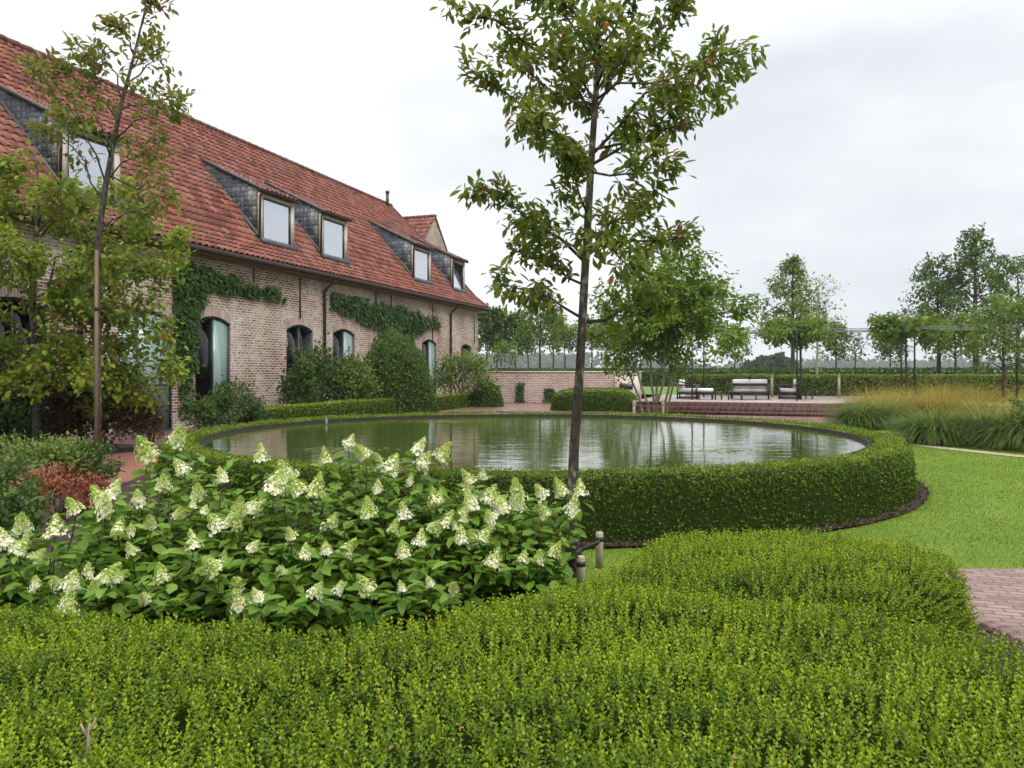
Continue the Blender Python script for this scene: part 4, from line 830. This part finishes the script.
def head_mesh(seed):
    rs = np.random.default_rng(seed); n = 400 + 60 * (seed % 3); t = rs.random(n) ** .9; az = rs.random(n) * 6.283; lob = 1 + .28 * np.sin(az * 3 + seed) * np.cos(t * 7 + seed * 2); r = .42 * (1 - t) ** .62 * (.25 + .95 * rs.random(n)) * lob + .02
    P = np.stack([np.cos(az) * r, np.sin(az) * r, t * 1.0 - .05], 1); o = nrm(np.stack([np.cos(az), np.sin(az), .35 + .5 * t], 1)); parts = []
    tt = np.clip(.92 - .95 * t + rs.normal(size=n) * .26 - (seed % 3) * .15, 0, 1)
    a = nrm(np.cross(o, nrm(rs.normal(size=(n, 3))))); b = np.cross(o, a); sz = .064 * (1.3 - .8 * t) * (.6 + .8 * rs.random(n)) * (.8 + .4 * rs.random(n))
    for d in (a, b, -a, -b): parts.append(leaves(P, d + o * .25, o, sz, sz * .95, 'diamond', tt, .0, .05))
    Vs, Fs, Ts, off = [], [], [], 0
    for V, f, t_ in parts: Vs.append(V); Ts.append(t_); Fs += [x + off for x in f]; off += len(V)
    me = np_mesh('flower_head', np.concatenate(Vs), [np.concatenate(Fs)], tint=np.concatenate(Ts)); me.materials.append(M['petal']); return me
HM = [head_mesh(100 + k) for k in range(9)]
HYD = [(18, 4.5, 'hydrangea at far left with pale green and cream flower cones'), (140, 4.75, 'tallest hydrangea with two high white cones beside the barn door'), (262, 4.55, 'hydrangea with yellowish cones in front of the pond hedge'), (392, 4.75, 'broad hydrangea whose upright cones stand before the pond water'), (520, 5.1, 'rightmost hydrangea with white cones beside the tree trunk')]
hp = []
for i, (x, y, sz) in enumerate(HEADS):
    f = np.clip((600 - y) / 150, 0, 1); Y = 3.55 + 1.25 * f + .55 * np.clip((x - 330) / 250, 0, 1) + rng.normal() * .06; hp.append((at(x, y, Y), sz / F * Y))
asg = [int(np.argmin([abs(h[0] - px) for px, *_ in HYD])) for h in HEADS]
for k, (px, Y, lab) in enumerate(HYD):
    rs = np.random.default_rng(60 + k); base = np.array([(px - 512) / F * Y, Y, 0.0]); root = thing('hydrangea', lab, 'hydrangea', base, 'white hydrangeas behind the front hedge')
    mine = [i for i in range(len(HEADS)) if asg[i] == k]; ends = []; st = MB()
    for i in mine:
        p, sz = hp[i]; lean = nrm(np.array([rs.normal() * .45, rs.normal() * .38 - .15, 1.0])); ends.append((p - lean * sz * .45, True, lean, sz, i))
    xs = [hp[i][0][0] for i in mine]; xl, xh = min(xs) - .12, max(xs) + (.1 if k < 4 else -.12)
    tops = np.array([[e[0][0], e[0][1], e[0][2]] for e in ends])
    for j in range(120):      # leafy shoots without flowers, kept below the flowers near them
        q = np.array([xl + (xh - xl) * rs.random(), Y + (rs.random() * 1.7 - 1.0), 0.]); w = np.exp(-((tops[:, 0] - q[0]) / .22) ** 2 - ((tops[:, 1] - q[1]) / .35) ** 2) + 1e-6
        q[2] = (w * tops[:, 2]).sum() / w.sum() * (.58 + .42 * rs.random()) - .02; q[2] = max(q[2], .15); ends.append((q, False, None, 0, -1))
    LP, LD, LU, LL, LT = [], [], [], [], []
    for q, fl, lean, sz, i in ends:
        b = base + np.array([(q[0] - base[0]) * .55 + rs.normal() * .05, (q[1] - base[1]) * .5 + rs.normal() * .05, 0]); c = arc(b, q, .04, 6, .012, rs); st.tube(c, np.linspace(.006, .0028, 6), 5, False)
        Ls = np.linalg.norm(q - b); npair = max(3, int(Ls * .66 / .055)); a0 = rs.random() * 6.28; ct = rs.random() * .25
        for m in range(npair):
            f = .36 + .62 * (m + .5) / npair; pp = np.array([np.interp(f, np.linspace(0, 1, 6), c[:, d]) for d in range(3)])
            for sg in range(3 if fl and m > npair - 3 else 2):
                az = a0 + m * 1.571 + sg * 3.1416 + rs.normal() * .3; o_ = np.array([math.cos(az), math.sin(az), .22 + rs.normal() * .38]); LP.append(pp + o_ * .018); LD.append(o_); LU.append([o_[0] * -.25 + rs.normal() * .35, o_[1] * -.25 + rs.normal() * .35, 1.0]); LL.append(.108 * (.7 + .5 * rs.random()) * (1.08 - .25 * f)); LT.append(.2 + ct + .42 * rs.random() + .28 * max(0, f - .6))
    LL = np.array(LL)
    leaf_obj('foliage', [leaves(np.array(LP), np.array(LD), np.array(LU) + rdir(len(LP)) * .2, LL, LL * .56, 'oval', np.array(LT), .28, .14)], M['hydrangea'], root)
    st.build('stem', M['stem'], root)
    for q, fl, lean, sz, i in ends:
        if not fl: continue
        h = bpy.data.objects.new('flower_head', HM[(i * 5 + (1 if HEADS[i][1] < 540 and HEADS[i][0] < 330 else 0)) % 9]); C.objects.link(h); h.parent = root
        s_ = sz * (1.12 if sz < .11 else 1.0); h.location = Vector(q) - root.location; h.rotation_euler = Vector(lean).to_track_quat('Z', 'Y').to_euler(); h.scale = (s_ * .76 * (.85 + .3 * rs.random()), s_ * .86 * (.85 + .3 * rs.random()), s_ * .90)

# ------------------------------------------------------------------ central young oak with its stakes
rs = np.random.default_rng(5); TB = at(574, 0, 6.0); TB[2] = 0
YT = 6.0
tp = np.array([at(x, y, YT) for x, y in ((574, 576), (572, 520), (574, 450), (580, 370), (584, 290), (588, 220), (592, 150), (597, 80), (598, 0), (601, -90), (606, -170))]); tp[0][2] = -.02
trad = .88 * np.array([.060, .050, .046, .040, .037, .034, .030, .025, .019, .011, .005])
BR = [((582, 318), (500, 283), -.3, .05), ((583, 322), (668, 308), .25, .05), ((584, 285), (520, 252), .3, .04), ((585, 262), (478, 188), -.1, .1), ((585, 258), (520, 225), .8, .06), ((586, 248), (690, 236), -.2, .02), ((587, 240), (650, 205), .7, .05), ((588, 228), (630, 268), -.7, .02), ((590, 175), (472, 70), .1, .12), ((589, 180), (520, 110), -.9, .1), ((591, 165), (690, 125), .2, .02), ((591, 172), (668, 165), -.7, .0), ((592, 155), (738, 50), -.1, .12), ((592, 150), (720, 100), .6, .05), ((594, 120), (470, 12), -.3, .1), ((594, 118), (505, 55), .8, .05), ((596, 100), (735, 62), -.8, .02), ((596, 92), (690, 8), .5, .08), ((597, 70), (525, -30), .3, .08), ((598, 50), (680, -50), -.4, .08), ((598, 40), (480, -40), -.6, .08), ((599, 0), (560, -110), .5, .05), ((599, 5), (650, -90), .6, .05), ((601, -60), (620, -190), .1, .02), ((600, -40), (710, -40), .1, .05), ((597, 85), (600, 20), -.9, .05), ((593, 140), (560, 30), .9, .05), ((595, 110), (640, 30), 1.0, .05), ((588, 215), (560, 150), -.6, .05)]
branches = [(arc(at(*a, YT), at(*b, YT + dy), sg, 6, .03, rs), .011 + .004 * rs.random()) for a, b, dy, sg in BR]
def oak_t(P, t): return np.where(rng.random(len(t)) < .025, .97, np.minimum(t, .74))
wood, lf = grow(tp, trad, branches, 9000, .088, .40, 'oak', rs, .22, .04, .22, 2.6, .17, oak_t)
oak = thing('young_oak', 'slender young tree with lobed leaves standing in front of the pond', 'tree', TB); wood.build('trunk', M['bark'], oak, True); leaf_obj('crown', [lf], M['oak'], oak)
for px, top, Y, lab in ((599.5, 532, 6.25, 'taller round wooden tree stake in the grass behind the front hedge'), (581, 556, 5.65, 'shorter wooden tree stake at the edge of the hydrangeas')):
    p = at(px, top, Y); o = thing('tree_stake', lab, 'stake', (p[0], Y, 0)); mb = MB(); mb.tube([(p[0], Y, -.02), (p[0], Y, p[2] - .012), (p[0], Y, p[2])], [.032, .031, .026], 12); mb.build('post', M['stakewood'], o)
    mb = MB(); z = p[2] - .055; mb.tube([(p[0], Y, z - .018), (p[0], Y, z + .018)], .0345, 14); mb.build('strap_loop', M['strap'], o)
mb = MB(); a, b = at(599, 541, 6.22), at(574, 551, 6.02); mb.add([a + [0, -.03, .018], b + [0, -.06, .018], b + [0, -.06, -.018], a + [0, -.03, -.018], a + [0, -.036, .018], b + [0, -.066, .018], b + [0, -.066, -.018], a + [0, -.036, -.018]], [(0, 1, 2, 3), (7, 6, 5, 4), (0, 4, 5, 1), (3, 2, 6, 7)])
z = b[2]; mb.tube([(b[0], b[1], z - .03), (b[0], b[1], z + .02)], .062, 14)
tag(mb.build('tree_strap', M['strap']), 'black strap tying the young tree trunk to its stake', 'strap')

# ------------------------------------------------------------------ trees at the left
rs = np.random.default_rng(9); YA = 12.9
tp = np.array([at(x, y, YA) for x, y in ((98, 460), (98, 400), (97, 320), (98, 240), (105, 190), (112, 150), (121, 105), (133, 60), (145, 10), (147, -12))]); tp[0][2] = -.02
BR = [((104, 200), (48, 128), .2, .2), ((106, 185), (30, 70), -.4, .2), ((112, 150), (60, 70), .5, .2), ((114, 140), (170, 110), -.4, .1), ((120, 110), (180, 108), .2, .1), ((122, 100), (98, 48), .3, .1), ((126, 90), (160, 60), -.2, .1), ((130, 70), (155, 35), .3, .05), ((134, 55), (120, 30), -.1, .05), ((108, 175), (170, 200), -.5, .0), ((107, 180), (155, 145), .5, .0), ((112, 160), (75, 110), -.7, .1), ((99, 230), (165, 205), .3, .1), ((140, 30), (150, 0), .2, .02), ((98, 250), (60, 200), -.4, .1), ((118, 120), (85, 60), .6, .1)]
branches = [(arc(at(*a, YA), at(*b, YA + dy), sg, 6, .03, rs), .018) for a, b, dy, sg in BR]
def tl_t(P, t): return np.where(rng.random(len(t)) < .07, .95, np.minimum(t, .75))
wood, lf = grow(tp, np.array([.062, .058, .052, .05, .046, .04, .034, .024, .013, .006]), branches, 2300, .145, .42, 'oak', rs, .5, .07, .1, 1.7, .35, tl_t)
o = thing('young_oak', 'thin staked tree rising above the barn roof at left', 'tree', (tp[0][0], YA, 0)); wood.build('trunk', M['bark_dark'], o, True); leaf_obj('crown', [lf], M['oak2'], o)
o = thing('tree_stake', 'tall brown wooden stake beside the thin tree at left', 'stake', (tp[0][0] - .04, YA - .16, 0)); mb = MB(); q = at(96, 452, YA - .16); mb.tube([(q[0], YA - .16, 0), (q[0] + .01, YA - .16, 3.6)], .03, 10); mb.build('post', M['stakebrown'], o)
mb = MB(); mb.tube([(q[0] + .01, YA - .16, 2.6), (q[0] + .01, YA - .16, 2.66)], .036, 10); mb.build('strap_loop', M['strap'], o)
# spreading tree behind / in front of it
rs = np.random.default_rng(12); YB = 14.7; base = at(36, 0, YB); base[2] = 0
tp = np.array([at(x, y, YB) for x, y in ((36, 466), (37, 420), (35, 360), (32, 300), (36, 240), (40, 190), (34, 150))]); tp[0][2] = -.02
branches = []
for a, b, dy in (((36, 350), (150, 300), -.8), ((34, 330), (175, 262), -.3), ((33, 300), (182, 240), .4), ((33, 300), (-30, 250), .3), ((35, 270), (140, 215), -.9), ((35, 260), (-40, 200), -.5), ((37, 240), (110, 190), .6), ((38, 225), (55, 195), -.6), ((38, 222), (0, 195), .4), ((36, 340), (-50, 320), -.6), ((36, 370), (120, 345), .8), ((36, 390), (90, 372), -1.2), ((36, 380), (-30, 360), .6), ((34, 320), (110, 268), -1.6), ((34, 310), (20, 255), -1.7), ((36, 250), (75, 215), 1.3), ((35, 300), (160, 330), .2), ((36, 235), (80, 205), .2), ((38, 205), (10, 170), -.3), ((36, 400), (170, 368), -.2), ((36, 395), (60, 340), -1.0), ((36, 400), (10, 385), -.8), ((36, 405), (130, 392), .3), ((35, 345), (80, 300), -1.3), ((36, 375), (-10, 345), .2)):
    branches.append((arc(at(*a, YB), at(*b, YB + dy), .12, 6, .04, rs), .02))
def mp_t(P, t): return np.where(rng.random(len(t)) < .05, .95, np.minimum(t, .78))
wood, lf = grow(tp, np.array([.085, .078, .07, .062, .045, .03, .012]), branches, 15000, .105, .75, 'oval', rs, .65, .10, .25, 1.7, .22, mp_t)
wood.tube([at(43, 462, YB + .4) * [1, 1, 0], at(48, 420, YB + .4), at(40, 330, YB + .2), at(55, 260, YB)], [.05, .045, .04, .02], 8)
o = thing('spreading_tree', 'low spreading broadleaf tree with yellow green and reddish leaves at the left edge', 'tree', base); wood.build('trunk', M['bark_dark'], o, True); leaf_obj('crown', [lf], M['maple'], o)

# ------------------------------------------------------------------ multi stemmed tree by the steps
rs = np.random.default_rng(21); YM = 20.5; base = at(656, 0, YM); base[2] = .02
wood = MB(); brs = []
for a, b in (((650, 420), (625, 300)), ((654, 420), (648, 270)), ((657, 420), (672, 280)), ((660, 420), (700, 310)), ((656, 420), (690, 318)), ((652, 420), (614, 335))):
    p0 = at(*a, YM); p0[2] = .02; dy = rs.normal() * .5; e = at(*b, YM + dy); brs.append((arc(p0, e, .0, 7, .012, rs), .042))
    for k in range(6):
        f = .5 + .5 * rs.random(); s_ = p0 + (e - p0) * f; tgt = at(672 + rs.normal() * 38, 306 + rs.normal() * 22, YM + rs.normal() * 1.0); brs.append((arc(s_, s_ + (tgt - s_) * .85, .1, 5, .04, rs), .016))
for b in ((745, 308), (742, 312), (720, 290), (700, 262), (665, 256), (630, 275), (600, 300), (598, 335), (612, 360), (708, 322), (690, 258), (645, 258)): s_ = at(660 + (b[0] - 660) * .3, 335 + (b[1] - 335) * .3, YM); brs.append((arc(s_, at(*b, YM + rs.normal() * .5), .12, 5, .03, rs), .016))
w2, lf = grow(np.array([base, base + [.01, 0, .5], base + [.02, 0, 1.2]]), np.array([.05, .045, .03]), brs, 15000, .125, .7, 'oval', rs, .62, .12, .15, 1.3, .42)
o = thing('multi_stem_tree', 'multi stemmed broad green tree at the far edge of the pond by the steps', 'tree', base); w2.build('trunk', M['bark_pale'], o, True); leaf_obj('crown', [lf], M['acer'], o)
for px, lab in ((634, 'short pale stake left of the multi stemmed tree'), (663, 'short pale stake right of the multi stemmed tree')):
    p = at(px, 400, 20.2); mb = MB(); mb.tube([(p[0], 20.2, 0), (p[0], 20.2, p[2])], [.04, .036], 10); mb.tube([(p[0], 20.2, p[2] - .14), (p[0], 20.2, p[2] - .09)], .043, 10); tag(mb.build('tree_stake', M['stone']), lab, 'stake', 'pale stakes round the multi stemmed tree')
mb = MB(); a, b = at(634, 403, 20.2), at(663, 403, 20.2); mb.tube([a, (a + b) / 2 + [0, .12, -.02], b], .02, 5); tag(mb.build('tree_strap', M['strap']), 'dark strap strung between two pale stakes round the multi stemmed tree', 'strap')

# ------------------------------------------------------------------ trained trees on the pergola
def trained(px, Y, x0, x1, y0, y1, seed, lab, n=2600):
    rs = np.random.default_rng(seed); base = at(px, 0, Y); base[2] = .453; cx = (x0 + x1) / 2; zt = at(cx, (y0 + y1) / 2, Y)[2]
    tp = np.array([base, base + [.02, 0, 1.0], base + [.0, .02, 2.0], [base[0], Y, zt]]); br = []
    for k in range(34):
        e = at(x0 + (x1 - x0) * rs.random(), y0 + (y1 - y0) * rs.random() ** 1.8, Y + rs.normal() * 1.2); br.append((arc([base[0], Y, zt - .3], e, .15, 5, .03, rs), .02))
    w, lf = grow(tp, [.05, .045, .04, .03], br, int(n * 2.0), .12, .8, 'oval', rs, .30, .09, .4, 2.2, .35)
    o = thing('trained_tree', lab, 'tree', base, 'flat topped trees trained on the pergola'); w.build('trunk', M['bark_dark'], o, True); leaf_obj('crown', [lf], M['plane'], o)
trained(800.5, 31.0, 764, 832, 320, 346, 1, 'flat topped tree trained over the pergola behind the right lounge chair')
trained(906, 29.5, 872, 948, 319, 342, 2, 'flat topped tree trained over the pergola above the golden grass', 2800)

# ------------------------------------------------------------------ ornamental grasses
GR = 'grasses in the right border'
for k, (px, py, h, rad, mat, pl, n, lab) in enumerate((
    (862, 428, .86, .85, 'fountain', 40, 1500, 'green fountain grass at the left end of the right border'),
    (884, 427, .72, .6, 'fountain', 200, 700, 'green and gold fountain grass second from the left in the border'),
    (936, 447, .95, .85, 'fountain', 90, 1700, 'large green fountain grass where the pale path starts'),
    (984, 448, .88, .65, 'fountain', 180, 1200, 'large arching green grass in the middle of the path edge'),
    (1024, 453, .92, .7, 'fountain', 110, 1500, 'green grass by the path with yellow plumes at its top'),
    (1030, 454, .95, .7, 'shrub_pale', 30, 1000, 'pale green leafy clump at the right edge of the border'),
    (908, 423, .9, .8, 'golden', 500, 900, 'golden grass between the two green clumps'),
    (890, 424, .95, .8, 'golden', 500, 900, 'golden grass behind the second green clump'),
    (915, 420, 1.0, .9, 'golden', 500, 900, 'golden grass under the trained tree'),
    (945, 425, 1.05, .9, 'golden', 450, 1000, 'golden grass in the middle of the border behind the green clumps'),
    (975, 427, 1.05, .9, 'golden', 450, 1000, 'golden green grass behind the arching clump'),
    (1005, 429, 1.05, .9, 'golden', 450, 1000, 'golden grass towards the right edge of the picture'),
    (870, 417, 1.0, .9, 'golden', 400, 800, 'golden grass behind the leftmost green clump'),
    (900, 411, 1.0, 1.0, 'golden', 400, 800, 'golden grass at the back of the border below the trained tree trunk'),
    (940, 412, 1.05, 1.0, 'golden', 400, 800, 'golden grass at the back of the border below the big tree'),
    (980, 413, 1.05, 1.0, 'golden', 400, 800, 'yellow grass at the back right of the border'),
    (1018, 414, 1.05, 1.0, 'golden', 400, 800, 'yellow grass at the back by the right edge'),
    )):
    Y = EYE * F / (py - HY) + (.9 if py > 440 else 0); p = at(px, py, Y); h *= (1 + .12 * math.sin(k * 2.3)) * (1.14 if py < 428 else 1); grass_clump('fountain_grass' if mat != 'golden' else 'golden_grass', lab, (p[0], Y, 0.03 if Y < 27 else .1), rad, h, n, mat, GR, 200 + k, pl, .0045 + .00012 * Y if mat != 'golden' else .0045, 1.0 if mat != 'golden' else 1.15)
sh(1026, 15.6, 44, 398, 900, .09, 'shrub_pale', 'pale leafy shrub rising at the right edge among the grasses', 46)

# ------------------------------------------------------------------ lawn blades where the lawn is near
n = 330000; P = np.stack([rng.random(n) * 14 + .2, 4.6 + rng.random(n) ** 1.3 * 15, np.zeros(n)], 1)
rr = np.hypot(P[:, 0] - PC[0], P[:, 1] - PC[1]); sdh = poly_sd(P[:, 0], P[:, 1], PB); ok = (rr > 5.72) & (sdh < -.02) & (P[:, 0] < .74 * P[:, 1] + .5) & ~((P[:, 1] < 6.19) & (P[:, 0] > 2.3))
P = P[ok]; n = len(P); d = rdir(n) * .55 + np.array([0, 0, 1.]); l = .013 + .013 * rng.random(n)
tag(leaf_obj('grass', [leaves(P, d, rdir(n), l, .003 + .0004 * P[:, 1], 'diamond', rng.random(n) * .38 + .22 + .16 * lump(P[:, 0], P[:, 1], .7, 2), .3, 0)], M['grass']), kind='stuff')
# mulch chips round the pond hedge and by the path
n = 5000; a = -2.2 + rng.random(n) * 2.6; q = 5.52 + rng.random(n) * .22; P = np.stack([PC[0] + q * np.cos(a), PC[1] + q * np.sin(a), .026 + .012 * rng.random(n)], 1)
m_ = 700; a = R(-80) + rng.random(m_) * R(170); q = .5 + .4 * rng.random(m_); P = np.concatenate([P, np.stack([cpt[0] + q * np.cos(a), cpt[1] + q * np.sin(a), .022 + .012 * rng.random(m_)], 1)]); n = len(P)
d = rdir(n); d[:, 2] *= .25
M['chips'] = m_leaf('bark_chip', [(.022, .015, .011), (.06, .04, .03), (.13, .09, .065)], .0, .9, .2)
tag(leaf_obj('mulch_chips', [leaves(P, d, np.array([[0, 0, 1.]] * n) + rdir(n) * .4, .04, .018, 'oval', rng.random(n), 0, .1)], M['chips']), kind='stuff')

# ------------------------------------------------------------------ trees beyond the wall and the fields
def ft(px, Y, top, wpx, crown_y, mat, label, seed, n=1500, leaf=.2, shape='oval', cat='tree', name='field_tree', nb=26, z=.44, tint=None, r0=.09, kind='oval', elev=.55, sig=.16, bark='bark_dark', twl=.7):
    base = at(px, 0, Y); base[2] = z; H = at(px, top, Y)[2] - z; c0 = (at(px, crown_y, Y)[2] - z) / H; Rr = wpx / 2 / F * Y
    pf = {'oval': lambda q: (math.sin(math.pi * min(1, q * .86 + .14)) + .001) ** .55, 'cone': lambda q: (1.03 - q) ** .95 * min(1, .6 + q * 3), 'round': lambda q: (max(0, 1 - (2 * q - .95) ** 2) + .05) ** .5}[shape]
    return auto_tree(name, label, cat, base, H, r0, c0, Rr, nb, n, leaf, mat, bark, 'trees beyond the garden', seed, pf, elev, .65, kind, twl, sig, .25, 1.3, tint)
ft(487, 62, 312, 26, 350, 'hornbeam', 'dark upright tree touching the barn corner beyond the garden wall', 301, 2200, .26)
ft(497.5, 62, 311, 23, 350, 'hornbeam', 'dark upright tree second from the barn beyond the garden wall', 302, 2200, .26)
ft(515.5, 62, 317, 26, 352, 'hornbeam', 'dark oval tree third from the barn beyond the garden wall', 303, 2200, .26)
ft(540, 48, 284, 58, 346, 'lime', 'tall loose pale tree above the garden wall left of the trunk', 304, 2300, .19, 'cone', elev=.35, sig=.2)
ft(528, 70, 325, 22, 352, 'hornbeam', 'small dark tree behind the tall loose tree', 305, 1100, .26)
ft(553, 60, 318, 30, 350, 'lime', 'rounded tree right of the tall loose tree', 306, 1500, .22)
ft(565, 66, 330, 30, 352, 'plane', 'bright green round tree just left of the central trunk', 307, 1500, .24)
ft(592, 68, 322, 32, 352, 'lime', 'mid green tree just right of the central trunk', 308, 1500, .24)
ft(607, 60, 312, 36, 352, 'lime', 'loose green tree between central trunk and multi stemmed tree', 309, 1600, .22, 'cone')
ft(620, 70, 332, 26, 354, 'hornbeam', 'dark blue green tree behind the multi stemmed tree', 310, 1300, .26)
ft(640, 62, 335, 34, 356, 'plane', 'green tree low behind the left of the multi stemmed crown', 311, 1300, .24)
ft(505, 52, 346, 20, 362, 'plane', 'small bushy sapling between dark trees above the garden wall', 312, 500, .2, r0=.04)
ft(735, 62, 331, 28, 360, 'lime', 'small round tree in the gap right of the multi stemmed tree', 313, 1300, .24, 'round')
ft(793, 48, 257, 96, 350, 'lime', 'tall conical lime tree behind the pergola', 314, 4200, .19, 'cone', r0=.16, nb=40)
ft(817, 46, 283, 44, 335, 'maple', 'sparse yellowish tree at the right of the tall lime', 315, 420, .16, 'round', bark='bark_pale', twl=.9)
ft(836, 60, 328, 26, 360, 'lime', 'small oval olive tree right of the tall lime', 316, 1400, .24)
ft(855, 64, 338, 22, 358, 'hornbeam', 'thin sparse little tree between olive tree and trained tree', 317, 300, .22)
ft(890, 62, 335, 32, 360, 'hornbeam', 'round dark tree seen under the trained tree', 318, 1500, .24, 'round')
ft(975, 44, 229, 128, 352, 'hornbeam', 'tallest dark tree at right behind the golden grass', 319, 5200, .20, 'cone', r0=.2, nb=44, elev=.35, tint=.05)
ft(938, 46, 262, 66, 352, 'hornbeam', 'dark tree left of the tallest tree at right', 320, 2800, .20, 'oval', r0=.15, nb=32, elev=.4)
ft(1018, 46, 262, 76, 350, 'hornbeam', 'dark tree cut by the right edge of the picture', 321, 2600, .20, 'oval', r0=.15, nb=32)
ft(1004, 27, 306, 78, 372, 'plane', 'pale green tree at right in front of the tall dark trees', 322, 1700, .16, 'oval', r0=.08, z=.3, nb=28, elev=.25)
ft(955, 42, 330, 60, 360, 'lime', 'olive green tree low in front of the tallest tree', 323, 1500, .2, 'oval', r0=.1)
# distant woods
n = 42000; k = 230; cx = rng.random(k) * 2500 - 800; cy_ = 720 + rng.random(k) * 140; hh = (7 + 8 * rng.random(k)) * np.clip(np.abs(cx - 215) / 70, .3, 1) * np.where(cx < 160, 1.35, 1); i = rng.integers(0, k, n)
P = np.stack([cx[i] + rng.normal(size=n) * 22, cy_[i] + rng.normal(size=n) * 10, .44 + np.abs(rng.random(n)) ** .7 * hh[i]], 1); l = 3 + 2.4 * rng.random(n)
tag(leaf_obj('treeline', [leaves(P, rdir(n), rdir(n), l, l * .8, 'oval', rng.random(n))], M['farwood']), kind='stuff')
n = 2600; cx2, cy2 = at(770, 0, 150)[:2]; az = rdir(n); az[:, 2] = np.abs(az[:, 2]); kk = np.array([(-3.2, 0, 3.4), (-.6, 2, 4.6), (1.8, 0, 5.2), (3.6, 1, 4.0)]); i = rng.integers(0, 4, n)
P = np.stack([cx2 + kk[i, 0] + az[:, 0] * 2.0, cy2 + kk[i, 1] + az[:, 1] * 2.4, .5 + az[:, 2] * kk[i, 2] * .78], 1); l = .7 + .5 * rng.random(n)
tag(leaf_obj('far_copse', [leaves(P, rdir(n), rdir(n), l, l * .8, 'oval', rng.random(n))], M['farwood']), 'bluish copse of distant round trees between sofa and lime tree', 'copse', kind='stuff')

# ------------------------------------------------------------------ damp air over the fields
hz = MB().hexa([(-1500, -6, -1.2), (1900, -6, -1.2), (1900, 1000, -1.2), (-1500, 1000, -1.2), (-1500, -6, 30), (1900, -6, 30), (1900, 1000, 30), (-1500, 1000, 30)]).build('haze', None)
m = bpy.data.materials.new('haze'); m.use_nodes = True; t = m.node_tree; t.nodes.clear(); o = t.nodes.new('ShaderNodeOutputMaterial'); v = t.nodes.new('ShaderNodeVolumePrincipled')
v.inputs['Color'].default_value = (.86, .90, .93, 1); v.inputs['Density'].default_value = .0004; v.inputs['Anisotropy'].default_value = .2; t.links.new(v.outputs[0], o.inputs['Volume'])
hz.data.materials.append(m); tag(hz, kind='stuff')
